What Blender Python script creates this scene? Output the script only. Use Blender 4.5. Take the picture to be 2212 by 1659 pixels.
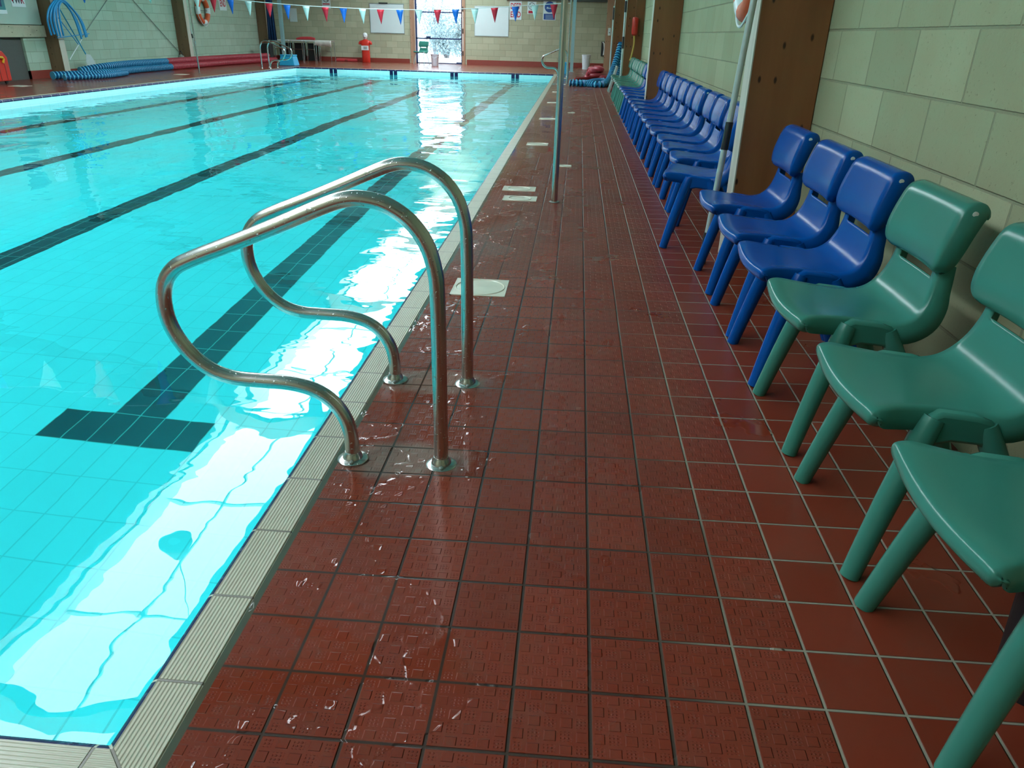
import bpy, bmesh, math, random
from mathutils import Vector, Matrix
random.seed(7)
SC = bpy.context.scene
COL = SC.collection
for _o in list(bpy.data.objects): bpy.data.objects.remove(_o)

# ------------------------------------------------------------------ camera, world, exposure
def build_camera():
    f, pitch, yaw, roll = 1597.1, math.radians(25.378), math.radians(4.144), math.radians(1.476)
    cp, sp, cy, sy = math.cos(pitch), math.sin(pitch), math.cos(yaw), math.sin(yaw)
    fwd = Vector((-sy*cp, cy*cp, -sp)); right = Vector((cy, sy, 0)); up = right.cross(fwd)
    r = right*math.cos(roll) + up*math.sin(roll); u = -right*math.sin(roll) + up*math.cos(roll)
    cd = bpy.data.cameras.new('camera'); cd.sensor_width = 36; cd.lens = f/2212*36; cd.clip_start = 0.05; cd.clip_end = 300
    co = bpy.data.objects.new('camera', cd); COL.objects.link(co)
    m = Matrix((r, u, -fwd)).transposed().to_4x4(); m.translation = Vector((-0.0917, -0.9102, 1.1752))
    co.matrix_world = m; SC.camera = co
build_camera()
W = bpy.data.worlds.new('overcast'); SC.world = W; W.use_nodes = True
bg = W.node_tree.nodes['Background']; bg.inputs[0].default_value = (0.80, 0.93, 1.0, 1); bg.inputs[1].default_value = 6.0
SC.view_settings.view_transform = 'Standard'; SC.view_settings.look = 'None'
SC.view_settings.exposure = 0.0; SC.view_settings.gamma = 1.0; SC.view_settings.use_curve_mapping = False
ROOFLIGHT = 17.5
try:
    SC.cycles.use_denoising = True
    SC.cycles.max_bounces = 12; SC.cycles.diffuse_bounces = 5; SC.cycles.glossy_bounces = 5
    SC.cycles.transmission_bounces = 8; SC.cycles.transparent_max_bounces = 8
    SC.cycles.caustics_reflective = False; SC.cycles.caustics_refractive = True
    SC.cycles.sample_clamp_indirect = 20.0; SC.cycles.blur_glossy = 0.5
except Exception: pass

# ------------------------------------------------------------------ node helpers
class V:
    def __init__(s, t, sock): s.t, s.s = t, sock
    def _m(s, op, *a, clamp=False):
        n = s.t.nodes.new('ShaderNodeMath'); n.operation = op; n.use_clamp = clamp
        s.t.links.new(s.s, n.inputs[0])
        for k, x in enumerate(a):
            if isinstance(x, V): s.t.links.new(x.s, n.inputs[k+1])
            else: n.inputs[k+1].default_value = x
        return V(s.t, n.outputs[0])
    def __add__(s, o): return s._m('ADD', o)
    def __sub__(s, o): return s._m('SUBTRACT', o)
    def __mul__(s, o): return s._m('MULTIPLY', o)
    def __truediv__(s, o): return s._m('DIVIDE', o)
    def fl(s): return s._m('FLOOR')
    def fr(s): return (s+1000.0)._m('FRACT')
    def ab(s): return s._m('ABSOLUTE')
    def lt(s, o): return s._m('LESS_THAN', o)
    def gt(s, o): return s._m('GREATER_THAN', o)
    def mn(s, o): return s._m('MINIMUM', o)
    def mx(s, o): return s._m('MAXIMUM', o)
    def sin(s): return s._m('SINE')
    def inv(s): return (s*-1.0)+1.0
    def ss(s, a, b):
        n = s.t.nodes.new('ShaderNodeMapRange'); n.interpolation_type = 'SMOOTHSTEP'
        s.t.links.new(s.s, n.inputs[0]); n.inputs[1].default_value = a; n.inputs[2].default_value = b
        n.inputs[3].default_value = 0; n.inputs[4].default_value = 1
        return V(s.t, n.outputs[0])
def newmat(name):
    m = bpy.data.materials.new(name); m.use_nodes = True; t = m.node_tree; t.nodes.clear()
    out = t.nodes.new('ShaderNodeOutputMaterial')
    return m, t, out
def pos(t, kind='Position'):
    if kind == 'Object':
        g = t.nodes.new('ShaderNodeTexCoord'); src = g.outputs['Object']
    else:
        g = t.nodes.new('ShaderNodeNewGeometry'); src = g.outputs['Position']
    s = t.nodes.new('ShaderNodeSeparateXYZ'); t.links.new(src, s.inputs[0])
    return V(t, s.outputs[0]), V(t, s.outputs[1]), V(t, s.outputs[2]), src
def comb(t, x, y, z=0.0):
    n = t.nodes.new('ShaderNodeCombineXYZ')
    for k, a in enumerate((x, y, z)):
        if isinstance(a, V): t.links.new(a.s, n.inputs[k])
        else: n.inputs[k].default_value = a
    return n.outputs[0]
def noise(t, vec, scale, detail=3, rough=.5, dist=0.0):
    n = t.nodes.new('ShaderNodeTexNoise'); n.inputs['Scale'].default_value = scale; n.inputs['Detail'].default_value = detail
    n.inputs['Roughness'].default_value = rough; n.inputs['Distortion'].default_value = dist
    t.links.new(vec, n.inputs['Vector']); return V(t, n.outputs[0])
def white(t, vec):
    n = t.nodes.new('ShaderNodeTexWhiteNoise'); t.links.new(vec, n.inputs['Vector']); return V(t, n.outputs['Value'])
def mix(t, f, a, b):
    n = t.nodes.new('ShaderNodeMix'); n.data_type = 'RGBA'
    if isinstance(f, V): t.links.new(f.s, n.inputs[0])
    else: n.inputs[0].default_value = f
    for k, c in ((6, a), (7, b)):
        if hasattr(c, 'links') or isinstance(c, bpy.types.NodeSocket): t.links.new(c, n.inputs[k])
        else: n.inputs[k].default_value = (*c[:3], 1)
    return n.outputs[2]
def scale_col(t, col, v):
    n = t.nodes.new('ShaderNodeMix'); n.data_type = 'RGBA'; n.blend_type = 'MULTIPLY'; n.inputs[0].default_value = 1
    t.links.new(col, n.inputs[6]); t.links.new(v.s, n.inputs[7]); return n.outputs[2]
def bump(t, h, dist=.001, strength=1.0):
    n = t.nodes.new('ShaderNodeBump'); n.inputs['Distance'].default_value = dist; n.inputs['Strength'].default_value = strength
    t.links.new(h.s, n.inputs['Height']); return n.outputs[0]
def principled(t, out, col=(.5,.5,.5), rough=.5, metal=0.0, nrm=None, spec=None, coat=0.0, alpha=None, trans=0.0):
    b = t.nodes.new('ShaderNodeBsdfPrincipled')
    if isinstance(col, bpy.types.NodeSocket): t.links.new(col, b.inputs['Base Color'])
    else: b.inputs['Base Color'].default_value = (*col[:3], 1)
    if isinstance(rough, V): t.links.new(rough.s, b.inputs['Roughness'])
    else: b.inputs['Roughness'].default_value = rough
    b.inputs['Metallic'].default_value = metal; b.inputs['Coat Weight'].default_value = coat
    b.inputs['Transmission Weight'].default_value = trans
    if spec is not None: b.inputs['Specular IOR Level'].default_value = spec
    if nrm is not None: t.links.new(nrm, b.inputs['Normal'])
    t.links.new(b.outputs[0], out.inputs[0]); return b
def simple(name, col, rough=.5, metal=0.0, var=.12, scale=30.0, bmp=0.0, coat=0.0, spec=None, trans=0.0):
    m, t, out = newmat(name); x, y, z, p = pos(t, 'Object')
    n = noise(t, p, scale, 3)
    lo = tuple(c*(1-var) for c in col); hi = tuple(min(1, c*(1+var)) for c in col)
    c = mix(t, n, lo, hi)
    principled(t, out, c, rough, metal, bump(t, n, bmp) if bmp else None, spec, coat, trans=trans)
    return m

XR, XL, Y0, Y1 = -0.875, -9.39, -0.035, 24.96       # inner edges of the pool
WALLR, WALLL, WALLF, WALLN = 1.16, -12.3, 31.0, -4.0
SLOPE = 0.01405
WL = -0.15
def fz(x): return max(0.0, SLOPE*(x-XR+.01))

# ------------------------------------------------------------------ materials
def m_deck():
    m, t, out = newmat('red_quarry_tile'); x, y, z, p = pos(t)
    U, Vv = x/.15, y/.15
    fu, fv = U.fr(), Vv.fr()
    eu, ev = (fu-.5).ab().inv()-.5, (fv-.5).ab().inv()-.5      # distance to tile edge 0..0.5
    edge = eu.mn(ev)
    grout = edge.ss(.012, .030).inv()
    tid = white(t, comb(t, U.fl(), Vv.fl()))
    n1 = noise(t, p, 2.2, 4, .6); n2 = noise(t, p, 60, 3); n3 = noise(t, p, 9, 4, .65)
    base = mix(t, tid, (.170, .026, .011), (.215, .036, .017))
    base = mix(t, (n3.ss(.45, .8))*.35, base, (.15, .055, .034))
    gl = noise(t, comb(t, x*3.0, y*2.0), 1.3, 2)
    gsel = (x + (gl-.5)*.5).ss(.05, .45)
    gcol = mix(t, gsel, (.050, .030, .022), (.28, .25, .19))
    speck = noise(t, p, 23, 1).gt(.80)
    base = mix(t, speck*.35*n1, base, (.45, .36, .30))
    # cement smears round the handrail bases
    hx = x+.567
    cem = None
    for yy in (.975, 1.53):
        dd = ((hx*hx)*.55 + (y-yy)*(y-yy)*2.2)._m('SQRT')
        c_ = (dd + (n3-.5)*.12).ss(.10, .19).inv(); cem = c_ if cem is None else cem.mx(c_)
    base = mix(t, cem*.55, base, (.26, .21, .17))
    col = mix(t, grout, base, gcol)
    col = mix(t, x.lt(-.742)*x.gt(-.80), col, (.07, .075, .05))
    # relief studs
    su, sv = (fu*5.0), (fv*5.0)
    par = ((su.fl()+sv.fl())*.5).fr().gt(.25)
    qu, qv = (su.fr()-.5).ab(), (sv.fr()-.5).ab()
    sq = qu.mx(qv)
    plate = sq.ss(.33, .385).inv()
    du, dv = ((su*4.0).fr()-.5), ((sv*4.0).fr()-.5)
    dots = ((du*du+dv*dv)._m('SQRT')).ss(.18, .34).inv()*sq.lt(.36)
    stud = plate*par + dots*par.inv()*.55
    reg = x.gt(-.76)*x.lt(.45)
    stud = stud*reg*edge.gt(.05)
    # wet film
    wetn = noise(t, comb(t, x*1.2, y), 2.4, 4, .6, .2)
    lean = x.ss(-.75, -.05).inv()*((x.gt(-.9))*.8+.2)
    wet = (wetn + lean*.19).ss(.625, .65)
    n4 = noise(t, p, 1.1, 3)
    rough = (n1*.12+.22) - lean*.17
    rough = rough*(wet.inv()) + wet*.07
    rough = rough + gsel*.06
    h = stud*(wet.inv()*.75+.25)*(lean*1.8+1.0) - grout*1.8*(wet.inv()) + wet*.5 + n2*.03
    b = principled(t, out, col, rough.mx(.05), 0, bump(t, h, .0026, 1.0), .45)
    return m
def m_block(axis, c1=(.33, .345, .21), c2=(.415, .425, .265), name='right'):
    m, t, out = newmat('blockwork_'+name); x, y, z, p = pos(t)
    s = y if axis == 'y' else x
    # widths vary from block to block
    r = ((z-.098)/.2255); row = r.fl()
    k = (s-1.776)/.455 + (row*.5).fr() + (white(t, comb(t, row, 3.0, 1.0))-.5)*.12*(row.gt(5.0))
    fu, fv = k.fr(), r.fr()
    eu, ev = ((fu-.5).ab().inv()-.5)*.455, ((fv-.5).ab().inv()-.5)*.2255
    e = eu.mn(ev); n2 = noise(t, p, 45, 4, .65); n1 = noise(t, p, 3.0, 3)
    j = (e + (n2-.5)*.003).ss(.003, .0065).inv()
    bid = white(t, comb(t, k.fl(), row))
    c = mix(t, bid, c1, c2)
    c = mix(t, n1.ss(.4, .75)*.35, c, tuple(q*k_ for q, k_ in zip(c1, (1.05, .90, .85))))
    c = mix(t, noise(t, p, 160, 2).gt(.66)*.25, c, (.28, .26, .18))
    c = mix(t, j*.55, c, (.20, .21, .14))
    pits = noise(t, p, 70, 2).ss(.66, .74)
    h = j*-1.0 + n2*.35 - pits*.5
    principled(t, out, c, .85, 0, bump(t, h, .004, .8), .25); return m
def m_pool():
    m, t, out = newmat('pool_mosaic_tile'); x, y, z, p = pos(t)
    LX = -2.085
    g = t.nodes.new('ShaderNodeNewGeometry'); sn = t.nodes.new('ShaderNodeSeparateXYZ'); t.links.new(g.outputs['True Normal'], sn.inputs[0])
    nx, ny, nz = (V(t, sn.outputs[k]).ab() for k in range(3))
    isf = nz.gt(.5); isx = nx.gt(.5); isy = ny.gt(.5)
    u = (x-LX)/.122*isf + (x-LX)/.244*isy + (y-2.07)/.244*isx
    v = (y-2.07)/.244*isf + ((z-.0)/.122)*(isf.inv())
    fu, fv = u.fr(), v.fr()
    eu = ((fu-.5).ab().inv()-.5)*.122*isf + ((fu-.5).ab().inv()-.5)*.244*isf.inv()
    ev = ((fv-.5).ab().inv()-.5)*.244*isf + ((fv-.5).ab().inv()-.5)*.122*isf.inv()
    j = eu.mn(ev).ss(.0018, .0042).inv()
    lane = None
    for lx in (-2.085, -4.10, -6.12, -8.13):
        d = (x-lx).ab()
        ln = d.lt(.122)*y.gt(2.07)*y.lt(22.9) + d.lt(.366)*(y.gt(1.826)*y.lt(2.07)).mx(y.gt(22.9)*y.lt(23.15))
        lane = ln if lane is None else lane.mx(ln)
    lane = lane*isf
    mk = None
    for lx in (-2.12, -4.12, -6.13, -8.14):
        d = (x-lx).ab(); a = d.gt(.012)*d.lt(.125); mk = a if mk is None else mk.mx(a)
    mk = mk*isy*z.gt(-.16)*z.lt(-.035)
    tid = white(t, comb(t, u.fl(), v.fl(), isf*7.0))
    c = mix(t, tid, (.50, .91, .925), (.54, .935, .95))
    c = mix(t, j*.5, c, (.35, .62, .64))
    dk = mix(t, tid, (.012, .035, .05), (.018, .048, .065)); dk = mix(t, j*.8, dk, (.35, .55, .5))
    c = mix(t, lane, c, dk)
    c = mix(t, mk, c, (.006, .012, .07))
    principled(t, out, c, .25, 0, bump(t, j*-1.0, .001, .5), .4); return m
def m_water():
    m, t, out = newmat('pool_water'); x, y, z, p = pos(t)
    vec = comb(t, x*1.0, y*.55)
    n = noise(t, vec, 1.35, 2, .4, .3)
    n2 = noise(t, comb(t, x*.6, y*1.0), 4.0, 2, .45, .5)
    amp = y.ss(1.0, 10.0)*.60+.19
    h = (n + n2*.16)*amp
    nb = bump(t, h, .044, 1.0)
    fr = t.nodes.new('ShaderNodeFresnel'); fr.inputs[0].default_value = 1.33; t.links.new(nb, fr.inputs['Normal'])
    rf = t.nodes.new('ShaderNodeBsdfRefraction'); rf.inputs['IOR'].default_value = 1.33; rf.inputs['Roughness'].default_value = 0
    rf.inputs['Color'].default_value = (.27, .955, .97, 1); t.links.new(nb, rf.inputs['Normal'])
    gl = t.nodes.new('ShaderNodeBsdfGlossy'); gl.inputs['Roughness'].default_value = 0.0; gl.inputs['Color'].default_value = (1, 1, 1, 1); t.links.new(nb, gl.inputs['Normal'])
    mx = t.nodes.new('ShaderNodeMixShader'); t.links.new(fr.outputs[0], mx.inputs[0]); t.links.new(rf.outputs[0], mx.inputs[1]); t.links.new(gl.outputs[0], mx.inputs[2])
    t.links.new(mx.outputs[0], out.inputs[0]); return m
def m_coping(navy):
    m, t, out = newmat('navy_nosing_tile' if navy else 'cream_ribbed_tile'); x, y, z, p = pos(t)
    dx = (x-XR).mx((x*-1.0)+XL); dy = (y-Y1).mx((y*-1.0)+Y0); d = dx.mx(dy)
    s = dx.gt(dy); a = y*s + x*s.inv()
    k = (a-.1)/.2465; e = ((k.fr()-.5).ab().inv()-.5)*.2465
    j = e.ss(.0022, .0042).inv()
    mit = (dx-dy).ab().ss(.003, .005).inv()
    j = j.mx(mit)
    n = noise(t, p, 25, 4, .6)
    if navy:
        c = mix(t, n, (.012, .015, .055), (.022, .028, .10)); c = mix(t, j, c, (.55, .55, .45))
        principled(t, out, c, n*.2+.15, 0, bump(t, j*-1.0+n*.9, .003), .4)
    else:
        rib = ((d-.02)*(6.28318/.0082)).sin()
        rib = rib*j.inv()
        c = mix(t, n, (.42, .40, .29), (.52, .50, .38)); c = mix(t, rib.ss(-1.0, -.2).inv()*.25, c, (.33, .30, .21)); c = mix(t, j*.9, c, (.10, .085, .06))
        principled(t, out, c, .28, 0, bump(t, rib*.6-j*2.0, .0012), .5)
    return m
def m_wood(name, c1, c2, knots=True, axis='z'):
    m, t, out = newmat(name); x, y, z, p = pos(t)
    if axis == 'z': v = comb(t, x*1.0, y*1.0, z*.08); v2 = comb(t, x*8.0, z*3.6, 0.0)
    else: v = comb(t, x*.08, y*1.0, z*1.0); v2 = comb(t, y*3.2, z*9.0, 0.0)
    g = noise(t, v, 28, 4, .6, .8); g2 = noise(t, v, 6, 2)
    c = mix(t, g, c1, c2); c = mix(t, g2.ss(.45, .7)*.4, c, tuple(q*.6 for q in c1))
    if knots:
        vo = t.nodes.new('ShaderNodeTexVoronoi'); vo.voronoi_dimensions = '2D'; vo.inputs['Scale'].default_value = 1.0; t.links.new(v2, vo.inputs['Vector'])
        kn = V(t, vo.outputs['Distance']).ss(.035, .085).inv()
        sp = t.nodes.new('ShaderNodeSeparateColor'); t.links.new(vo.outputs['Color'], sp.inputs[0])
        kn = kn*V(t, sp.outputs[0]).gt(.42); c = mix(t, kn, c, tuple(q*.16 for q in c1))
    principled(t, out, c, .5, 0, bump(t, g, .0006, .5), .35); return m
def m_metal(name, col, rough):
    m, t, out = newmat(name); x, y, z, p = pos(t, 'Object'); n = noise(t, p, 40, 4, .6); n2 = noise(t, p, 7, 3)
    drops = noise(t, p, 130, 1).ss(.68, .76)
    r = n*.10+(rough-.05); r = r*(drops*.7).inv()
    principled(t, out, mix(t, n2, tuple(c*.8 for c in col), col), r, 1.0, bump(t, drops+n*.06, .0012, .6)); return m
def m_plastic(name, col, rough=.22, spec=.34):
    m, t, out = newmat(name); x, y, z, p = pos(t, 'Object'); n = noise(t, p, 500, 2); n2 = noise(t, p, 4, 3)
    sc = noise(t, p, 18, 2)
    c = mix(t, n2, tuple(q*.9 for q in col), tuple(min(1, q*1.08) for q in col))
    principled(t, out, c, sc*.03+rough, 0, bump(t, n, .0001, .4), spec); return m
def m_emit(name, col, s):
    m, t, out = newmat(name); x, y, z, p = pos(t); n = noise(t, p, 1.5, 2)
    e = t.nodes.new('ShaderNodeEmission'); e.inputs[1].default_value = s
    t.links.new(mix(t, n, tuple(c*.92 for c in col), col), e.inputs[0]); t.links.new(e.outputs[0], out.inputs[0]); return m
def m_glass():
    m, t, out = newmat('door_glass')
    tr = t.nodes.new('ShaderNodeBsdfTransparent'); tr.inputs[0].default_value = (.95, .98, 1, 1)
    g = t.nodes.new('ShaderNodeBsdfGlossy'); g.inputs['Roughness'].default_value = .02
    mx = t.nodes.new('ShaderNodeMixShader'); mx.inputs[0].default_value = .06
    t.links.new(tr.outputs[0], mx.inputs[1]); t.links.new(g.outputs[0], mx.inputs[2]); t.links.new(mx.outputs[0], out.inputs[0]); return m

M = dict(deck=m_deck(), blocky=m_block('y'), blockx=m_block('x', (.40, .42, .29), (.49, .51, .36), 'far'), blockl_bounce=m_block('y', (.37, .50, .38), (.44, .57, .45), 'left'), pool=m_pool(), water=m_water(), cream=m_coping(False), navy=m_coping(True),  # left blockwork: cyan bounce light off the pool put into its colour
  wood=m_wood('brown_glulam', (.25, .095, .034), (.32, .13, .05)), woodpale=m_wood('pale_glulam_face', (.50, .46, .36), (.62, .59, .50), False),
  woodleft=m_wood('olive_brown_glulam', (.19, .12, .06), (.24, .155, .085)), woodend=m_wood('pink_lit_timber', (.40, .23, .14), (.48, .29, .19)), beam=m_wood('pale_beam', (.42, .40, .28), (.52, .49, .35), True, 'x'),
  steel=m_metal('stainless_steel', (.62, .60, .57), .22), chrome=m_metal('chrome_tube', (.75, .75, .74), .12),
  green=m_plastic('green_plastic', (.045, .215, .165)), blue=m_plastic('blue_plastic', (.000, .072, .33), .23, .18),
  plug=simple('pale_plug', (.65, .68, .66), .4), skirt=simple('red_skirting_tile', (.26, .05, .035), .3, scale=8),
  ceil=simple('ceiling_board', (.55, .60, .56), .8, scale=3), roof=m_emit('rooflight_glazing', (.80, .93, 1.0), ROOFLIGHT), glass=m_glass(),
  dkframe=simple('navy_metal_frame', (.02, .04, .12), .4), white=simple('white_board', (.66, .78, .78), .35, var=.03, scale=4), alu=simple('aluminium_trim', (.45, .50, .50), .35, .9),
  drain=simple('cream_drain_plastic', (.62, .60, .48), .22, var=.15, scale=12), black=simple('black_rubber', (.012, .013, .015), .45), poleal=simple('pale_aluminium_pole', (.50, .56, .54), .35, .4),
  steelcol=simple('pale_blue_painted_steel', (.30, .48, .50), .4), bluebox=simple('light_blue_plastic', (.02, .36, .62), .35), ropeblue=simple('blue_rope_disc', (.07, .42, .62), .35), ropedark=simple('blue_rope_groove_shade', (.005, .13, .30), .45), ropedred=simple('red_rope_groove_shade', (.20, .015, .025), .45), ropered=simple('red_rope_disc', (.42, .05, .07), .35),
  red=simple('red_plastic', (.62, .035, .02), .35), yellow=simple('yellow_plastic', (.80, .50, .03), .4), orange=simple('orange_plastic', (.75, .12, .03), .4), whitep=simple('white_plastic', (.75, .80, .80), .35, var=.04),
  pink=simple('red_foam', (.62, .06, .07), .6), cloth=simple('white_cloth', (.74, .76, .70), .8, bmp=.004, scale=14), curtain=simple('dark_blue_cloth', (.012, .07, .20), .7, bmp=.01), hose=simple('blue_hose', (.02, .30, .60), .35),
  fred=simple('red_pennant', (.60, .02, .045), .5), fblue=simple('blue_pennant', (.008, .15, .62), .5), fwhite=simple('white_pennant', (.60, .82, .78), .5), cord=simple('white_cord', (.72, .78, .76), .6),
  signred=simple('sign_red', (.50, .01, .03), .5), signblue=simple('sign_blue', (.01, .07, .28), .5), signblack=simple('sign_black', (.02, .02, .03), .5), signpale=simple('sign_pale_print', (.35, .50, .62), .5),
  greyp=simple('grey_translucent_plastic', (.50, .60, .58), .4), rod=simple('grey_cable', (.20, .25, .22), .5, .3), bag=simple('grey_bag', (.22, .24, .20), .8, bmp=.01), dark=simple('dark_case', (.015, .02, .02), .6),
  bucket=simple('translucent_bucket', (.72, .72, .78), .4, trans=.3), tub=simple('white_bucket', (.74, .82, .86), .35), yrope=simple('yellow_rope', (.62, .45, .10), .7), dkgreen=simple('dark_green_board', (.05, .15, .12), .4),
  snow=simple('pale_paving', (.72, .76, .78), .9, scale=2), leaf=simple('grey_green_leaf', (.30, .38, .40), .8), bark=simple('grey_bark', (.26, .24, .25), .9), slate=simple('dark_purlin_recess_shade', (.08, .09, .08), .7),
  poster=simple('teal_poster', (.05, .22, .24), .4), panel=simple('pale_green_hatch_panel', (.42, .52, .44), .5, var=.05, scale=3))

# ------------------------------------------------------------------ geometry helpers
def mesh_obj(name, verts, faces, mat, parent=None, smooth=False, sharp=None):
    me = bpy.data.meshes.new(name); me.from_pydata([tuple(v) for v in verts], [], faces); me.update()
    bm = bmesh.new(); bm.from_mesh(me); bmesh.ops.recalc_face_normals(bm, faces=bm.faces); bm.to_mesh(me); bm.free()
    if mat: me.materials.append(mat)
    o = bpy.data.objects.new(name, me); COL.objects.link(o)
    if parent: o.parent = parent
    if smooth:
        for q in me.polygons: q.use_smooth = True
        if sharp:
            try: me.set_sharp_from_angle(angle=math.radians(sharp))
            except Exception: pass
    return o
class MB:
    def __init__(s): s.v, s.f = [], []
    def add(s, v, f):
        n = len(s.v); s.v += [Vector(a) for a in v]; s.f += [tuple(i+n for i in q) for q in f]; return s
    def box(s, a, b, M4=None):
        x0, y0, z0 = a; x1, y1, z1 = b
        v = [Vector(q) for q in ((x0,y0,z0),(x1,y0,z0),(x1,y1,z0),(x0,y1,z0),(x0,y0,z1),(x1,y0,z1),(x1,y1,z1),(x0,y1,z1))]
        if M4: v = [M4 @ q for q in v]
        return s.add(v, [(0,3,2,1),(4,5,6,7),(0,1,5,4),(1,2,6,5),(2,3,7,6),(3,0,4,7)])
    def lathe(s, prof, c=(0,0,0), n=24, M4=None):
        v = []; f = []
        for r, z in prof:
            for k in range(n):
                a = 2*math.pi*k/n; q = Vector((r*math.cos(a), r*math.sin(a), z)); q = (M4 @ q) if M4 else q; v.append(q+Vector(c))
        for i in range(len(prof)-1):
            for k in range(n): f.append((i*n+k, i*n+(k+1)%n, (i+1)*n+(k+1)%n, (i+1)*n+k))
        f.append(tuple(range(n))[::-1]); f.append(tuple(range((len(prof)-1)*n, len(prof)*n)))
        return s.add(v, f)
    def tube(s, pts, r, n=12, res=0, rad=None):
        P = [Vector(p) for p in pts]
        if res: P, rad = catmull(P, res, rad)
        T = []
        for i in range(len(P)):
            a = P[max(0, i-1)]; b = P[min(len(P)-1, i+1)]; T.append((b-a).normalized())
        ref = Vector((0, 0, 1)) if abs(T[0].z) < .9 else Vector((1, 0, 0))
        N = T[0].cross(ref).normalized(); v = []; f = []
        for i, p in enumerate(P):
            N = (N - T[i]*N.dot(T[i])).normalized(); B = T[i].cross(N); rr = rad[i] if rad else r
            for k in range(n):
                a = 2*math.pi*k/n; v.append(p + (N*math.cos(a)+B*math.sin(a))*rr)
        for i in range(len(P)-1):
            for k in range(n): f.append((i*n+k, i*n+(k+1)%n, (i+1)*n+(k+1)%n, (i+1)*n+k))
        f.append(tuple(range(n))[::-1]); f.append(tuple(range((len(P)-1)*n, len(P)*n)))
        return s.add(v, f)
    def prism(s, poly, lo, hi, axis='y'):
        def mk(a, b, c): return {'y': (a, c, b), 'x': (c, a, b), 'z': (a, b, c)}[axis]
        n = len(poly); v = [mk(a, b, lo) for a, b in poly] + [mk(a, b, hi) for a, b in poly]
        f = [tuple(range(n)), tuple(range(n, 2*n))[::-1]] + [(k, (k+1) % n, n+(k+1) % n, n+k) for k in range(n)]
        return s.add(v, f)
    def build(s, name, mat, parent=None, smooth=True, sharp=35, bevel=0.0):
        o = mesh_obj(name, s.v, s.f, mat, parent, smooth, sharp)
        if bevel:
            b = o.modifiers.new('bevel', 'BEVEL'); b.width = bevel; b.segments = 2; b.limit_method = 'ANGLE'; b.angle_limit = math.radians(40)
        return o
def catmull(P, res, rad=None):
    out = []; ro = [] if rad else None
    for i in range(len(P)-1):
        p0, p1, p2, p3 = P[max(0, i-1)], P[i], P[i+1], P[min(len(P)-1, i+2)]
        for k in range(res):
            t = k/res; out.append(.5*((2*p1)+(p2-p0)*t+(2*p0-5*p1+4*p2-p3)*t*t+(3*p1-3*p2+p3-p0)*t**3))
            if rad: ro.append(rad[i]*(1-t)+rad[i+1]*t)
    out.append(P[-1]);
    if rad: ro.append(rad[-1])
    return out, ro
def tag(o, label, cat, group=None, kind=None):
    o['label'] = label; o['category'] = cat
    if group: o['group'] = group
    if kind: o['kind'] = kind
    return o
def empty(name, loc, label, cat, group=None, rz=0.0):
    o = bpy.data.objects.new(name, None); COL.objects.link(o); o.location = loc; o.rotation_euler = (0, 0, rz); o.empty_display_size = .1
    return tag(o, label, cat, group)
def structure(o, label=None):
    o['kind'] = 'structure'
    if label: o['label'] = label
    return o
def copy_tree(o, parent=None):
    c = o.copy(); COL.objects.link(c); c.parent = parent
    for ch in list(KIDS.get(o.name, [])): 
        d = copy_tree(ch, c)
    return c
KIDS = {}
def index_kids():
    KIDS.clear()
    for o in bpy.data.objects:
        if o.parent: KIDS.setdefault(o.parent.name, []).append(o)
def text_mesh(name, txt, size, mat, parent, loc, rot, bold=.0, align='CENTER'):
    cu = bpy.data.curves.new(name, 'FONT'); cu.body = txt; cu.size = size; cu.align_x = align; cu.align_y = 'CENTER'; cu.offset = bold; cu.extrude = .001
    o = bpy.data.objects.new(name+'_c', cu); COL.objects.link(o)
    dg = bpy.context.evaluated_depsgraph_get(); me = bpy.data.meshes.new_from_object(o.evaluated_get(dg)); bpy.data.objects.remove(o)
    me.materials.clear(); me.materials.append(mat)
    q = bpy.data.objects.new(name, me); COL.objects.link(q); q.parent = parent; q.location = loc; q.rotation_euler = rot; return q

# ------------------------------------------------------------------ room shell
def deck():
    xs = [WALLL-.3, XL-.117, XR+.117, WALLR+.3]; ys = [WALLN-.3, Y0-.117, Y1+.117, WALLF+.3]
    v = [(x, y, fz(x) if x > XR+.01 else 0) for y in ys for x in xs]
    v[:] = [(x, y, z) for x, y, z in v]
    f = []
    for j in range(3):
        for i in range(3):
            if i == 1 and j == 1: continue
            f.append((j*4+i, j*4+i+1, (j+1)*4+i+1, (j+1)*4+i))
    return structure(mesh_obj('floor', v, f, M['deck']), 'red quarry tile pool deck')
deck()
def ring(name, prof, mat, smooth=True):
    v = []; f = []
    for d, z in prof: v += [(XL-d, Y0-d, z), (XR+d, Y0-d, z), (XR+d, Y1+d, z), (XL-d, Y1+d, z)]
    for i in range(len(prof)-1):
        for k in range(4): f.append((i*4+k, i*4+(k+1) % 4, (i+1)*4+(k+1) % 4, (i+1)*4+k))
    return structure(mesh_obj(name, v, f, mat, smooth=False))
ring('trim_1', [(.004, -.040), (0, -.034), (.0005, -.026), (.002, -.018), (.0055, -.010), (.0105, -.003), (.0165, .001), (.0215, .003)], M['navy'])
ring('trim_2', [(.021, .002), (.023, .0045), (.114, .0045), (.118, .0005)], M['cream'])
def basin():
    d = .004; x0, x1, y0, y1 = XL-d, XR+d, Y0-d, Y1+d
    ys = [y0, 12.0, 22.0, y1]; zs = [-1.0, -1.0, -1.35, -1.35]
    v = []; f = []
    for y, z in zip(ys, zs): v += [(x0, y, -.03), (x0, y, z), (x1, y, z), (x1, y, -.03)]
    for i in range(3):
        for k in range(3): f.append((i*4+k, i*4+k+1, (i+1)*4+k+1, (i+1)*4+k))
    f += [(0, 1, 2, 3), (12, 13, 14, 15)]
    return structure(mesh_obj('floor_basin', v, f, M['pool']), 'pale blue tiled pool basin with dark lane lines')
basin()
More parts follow.
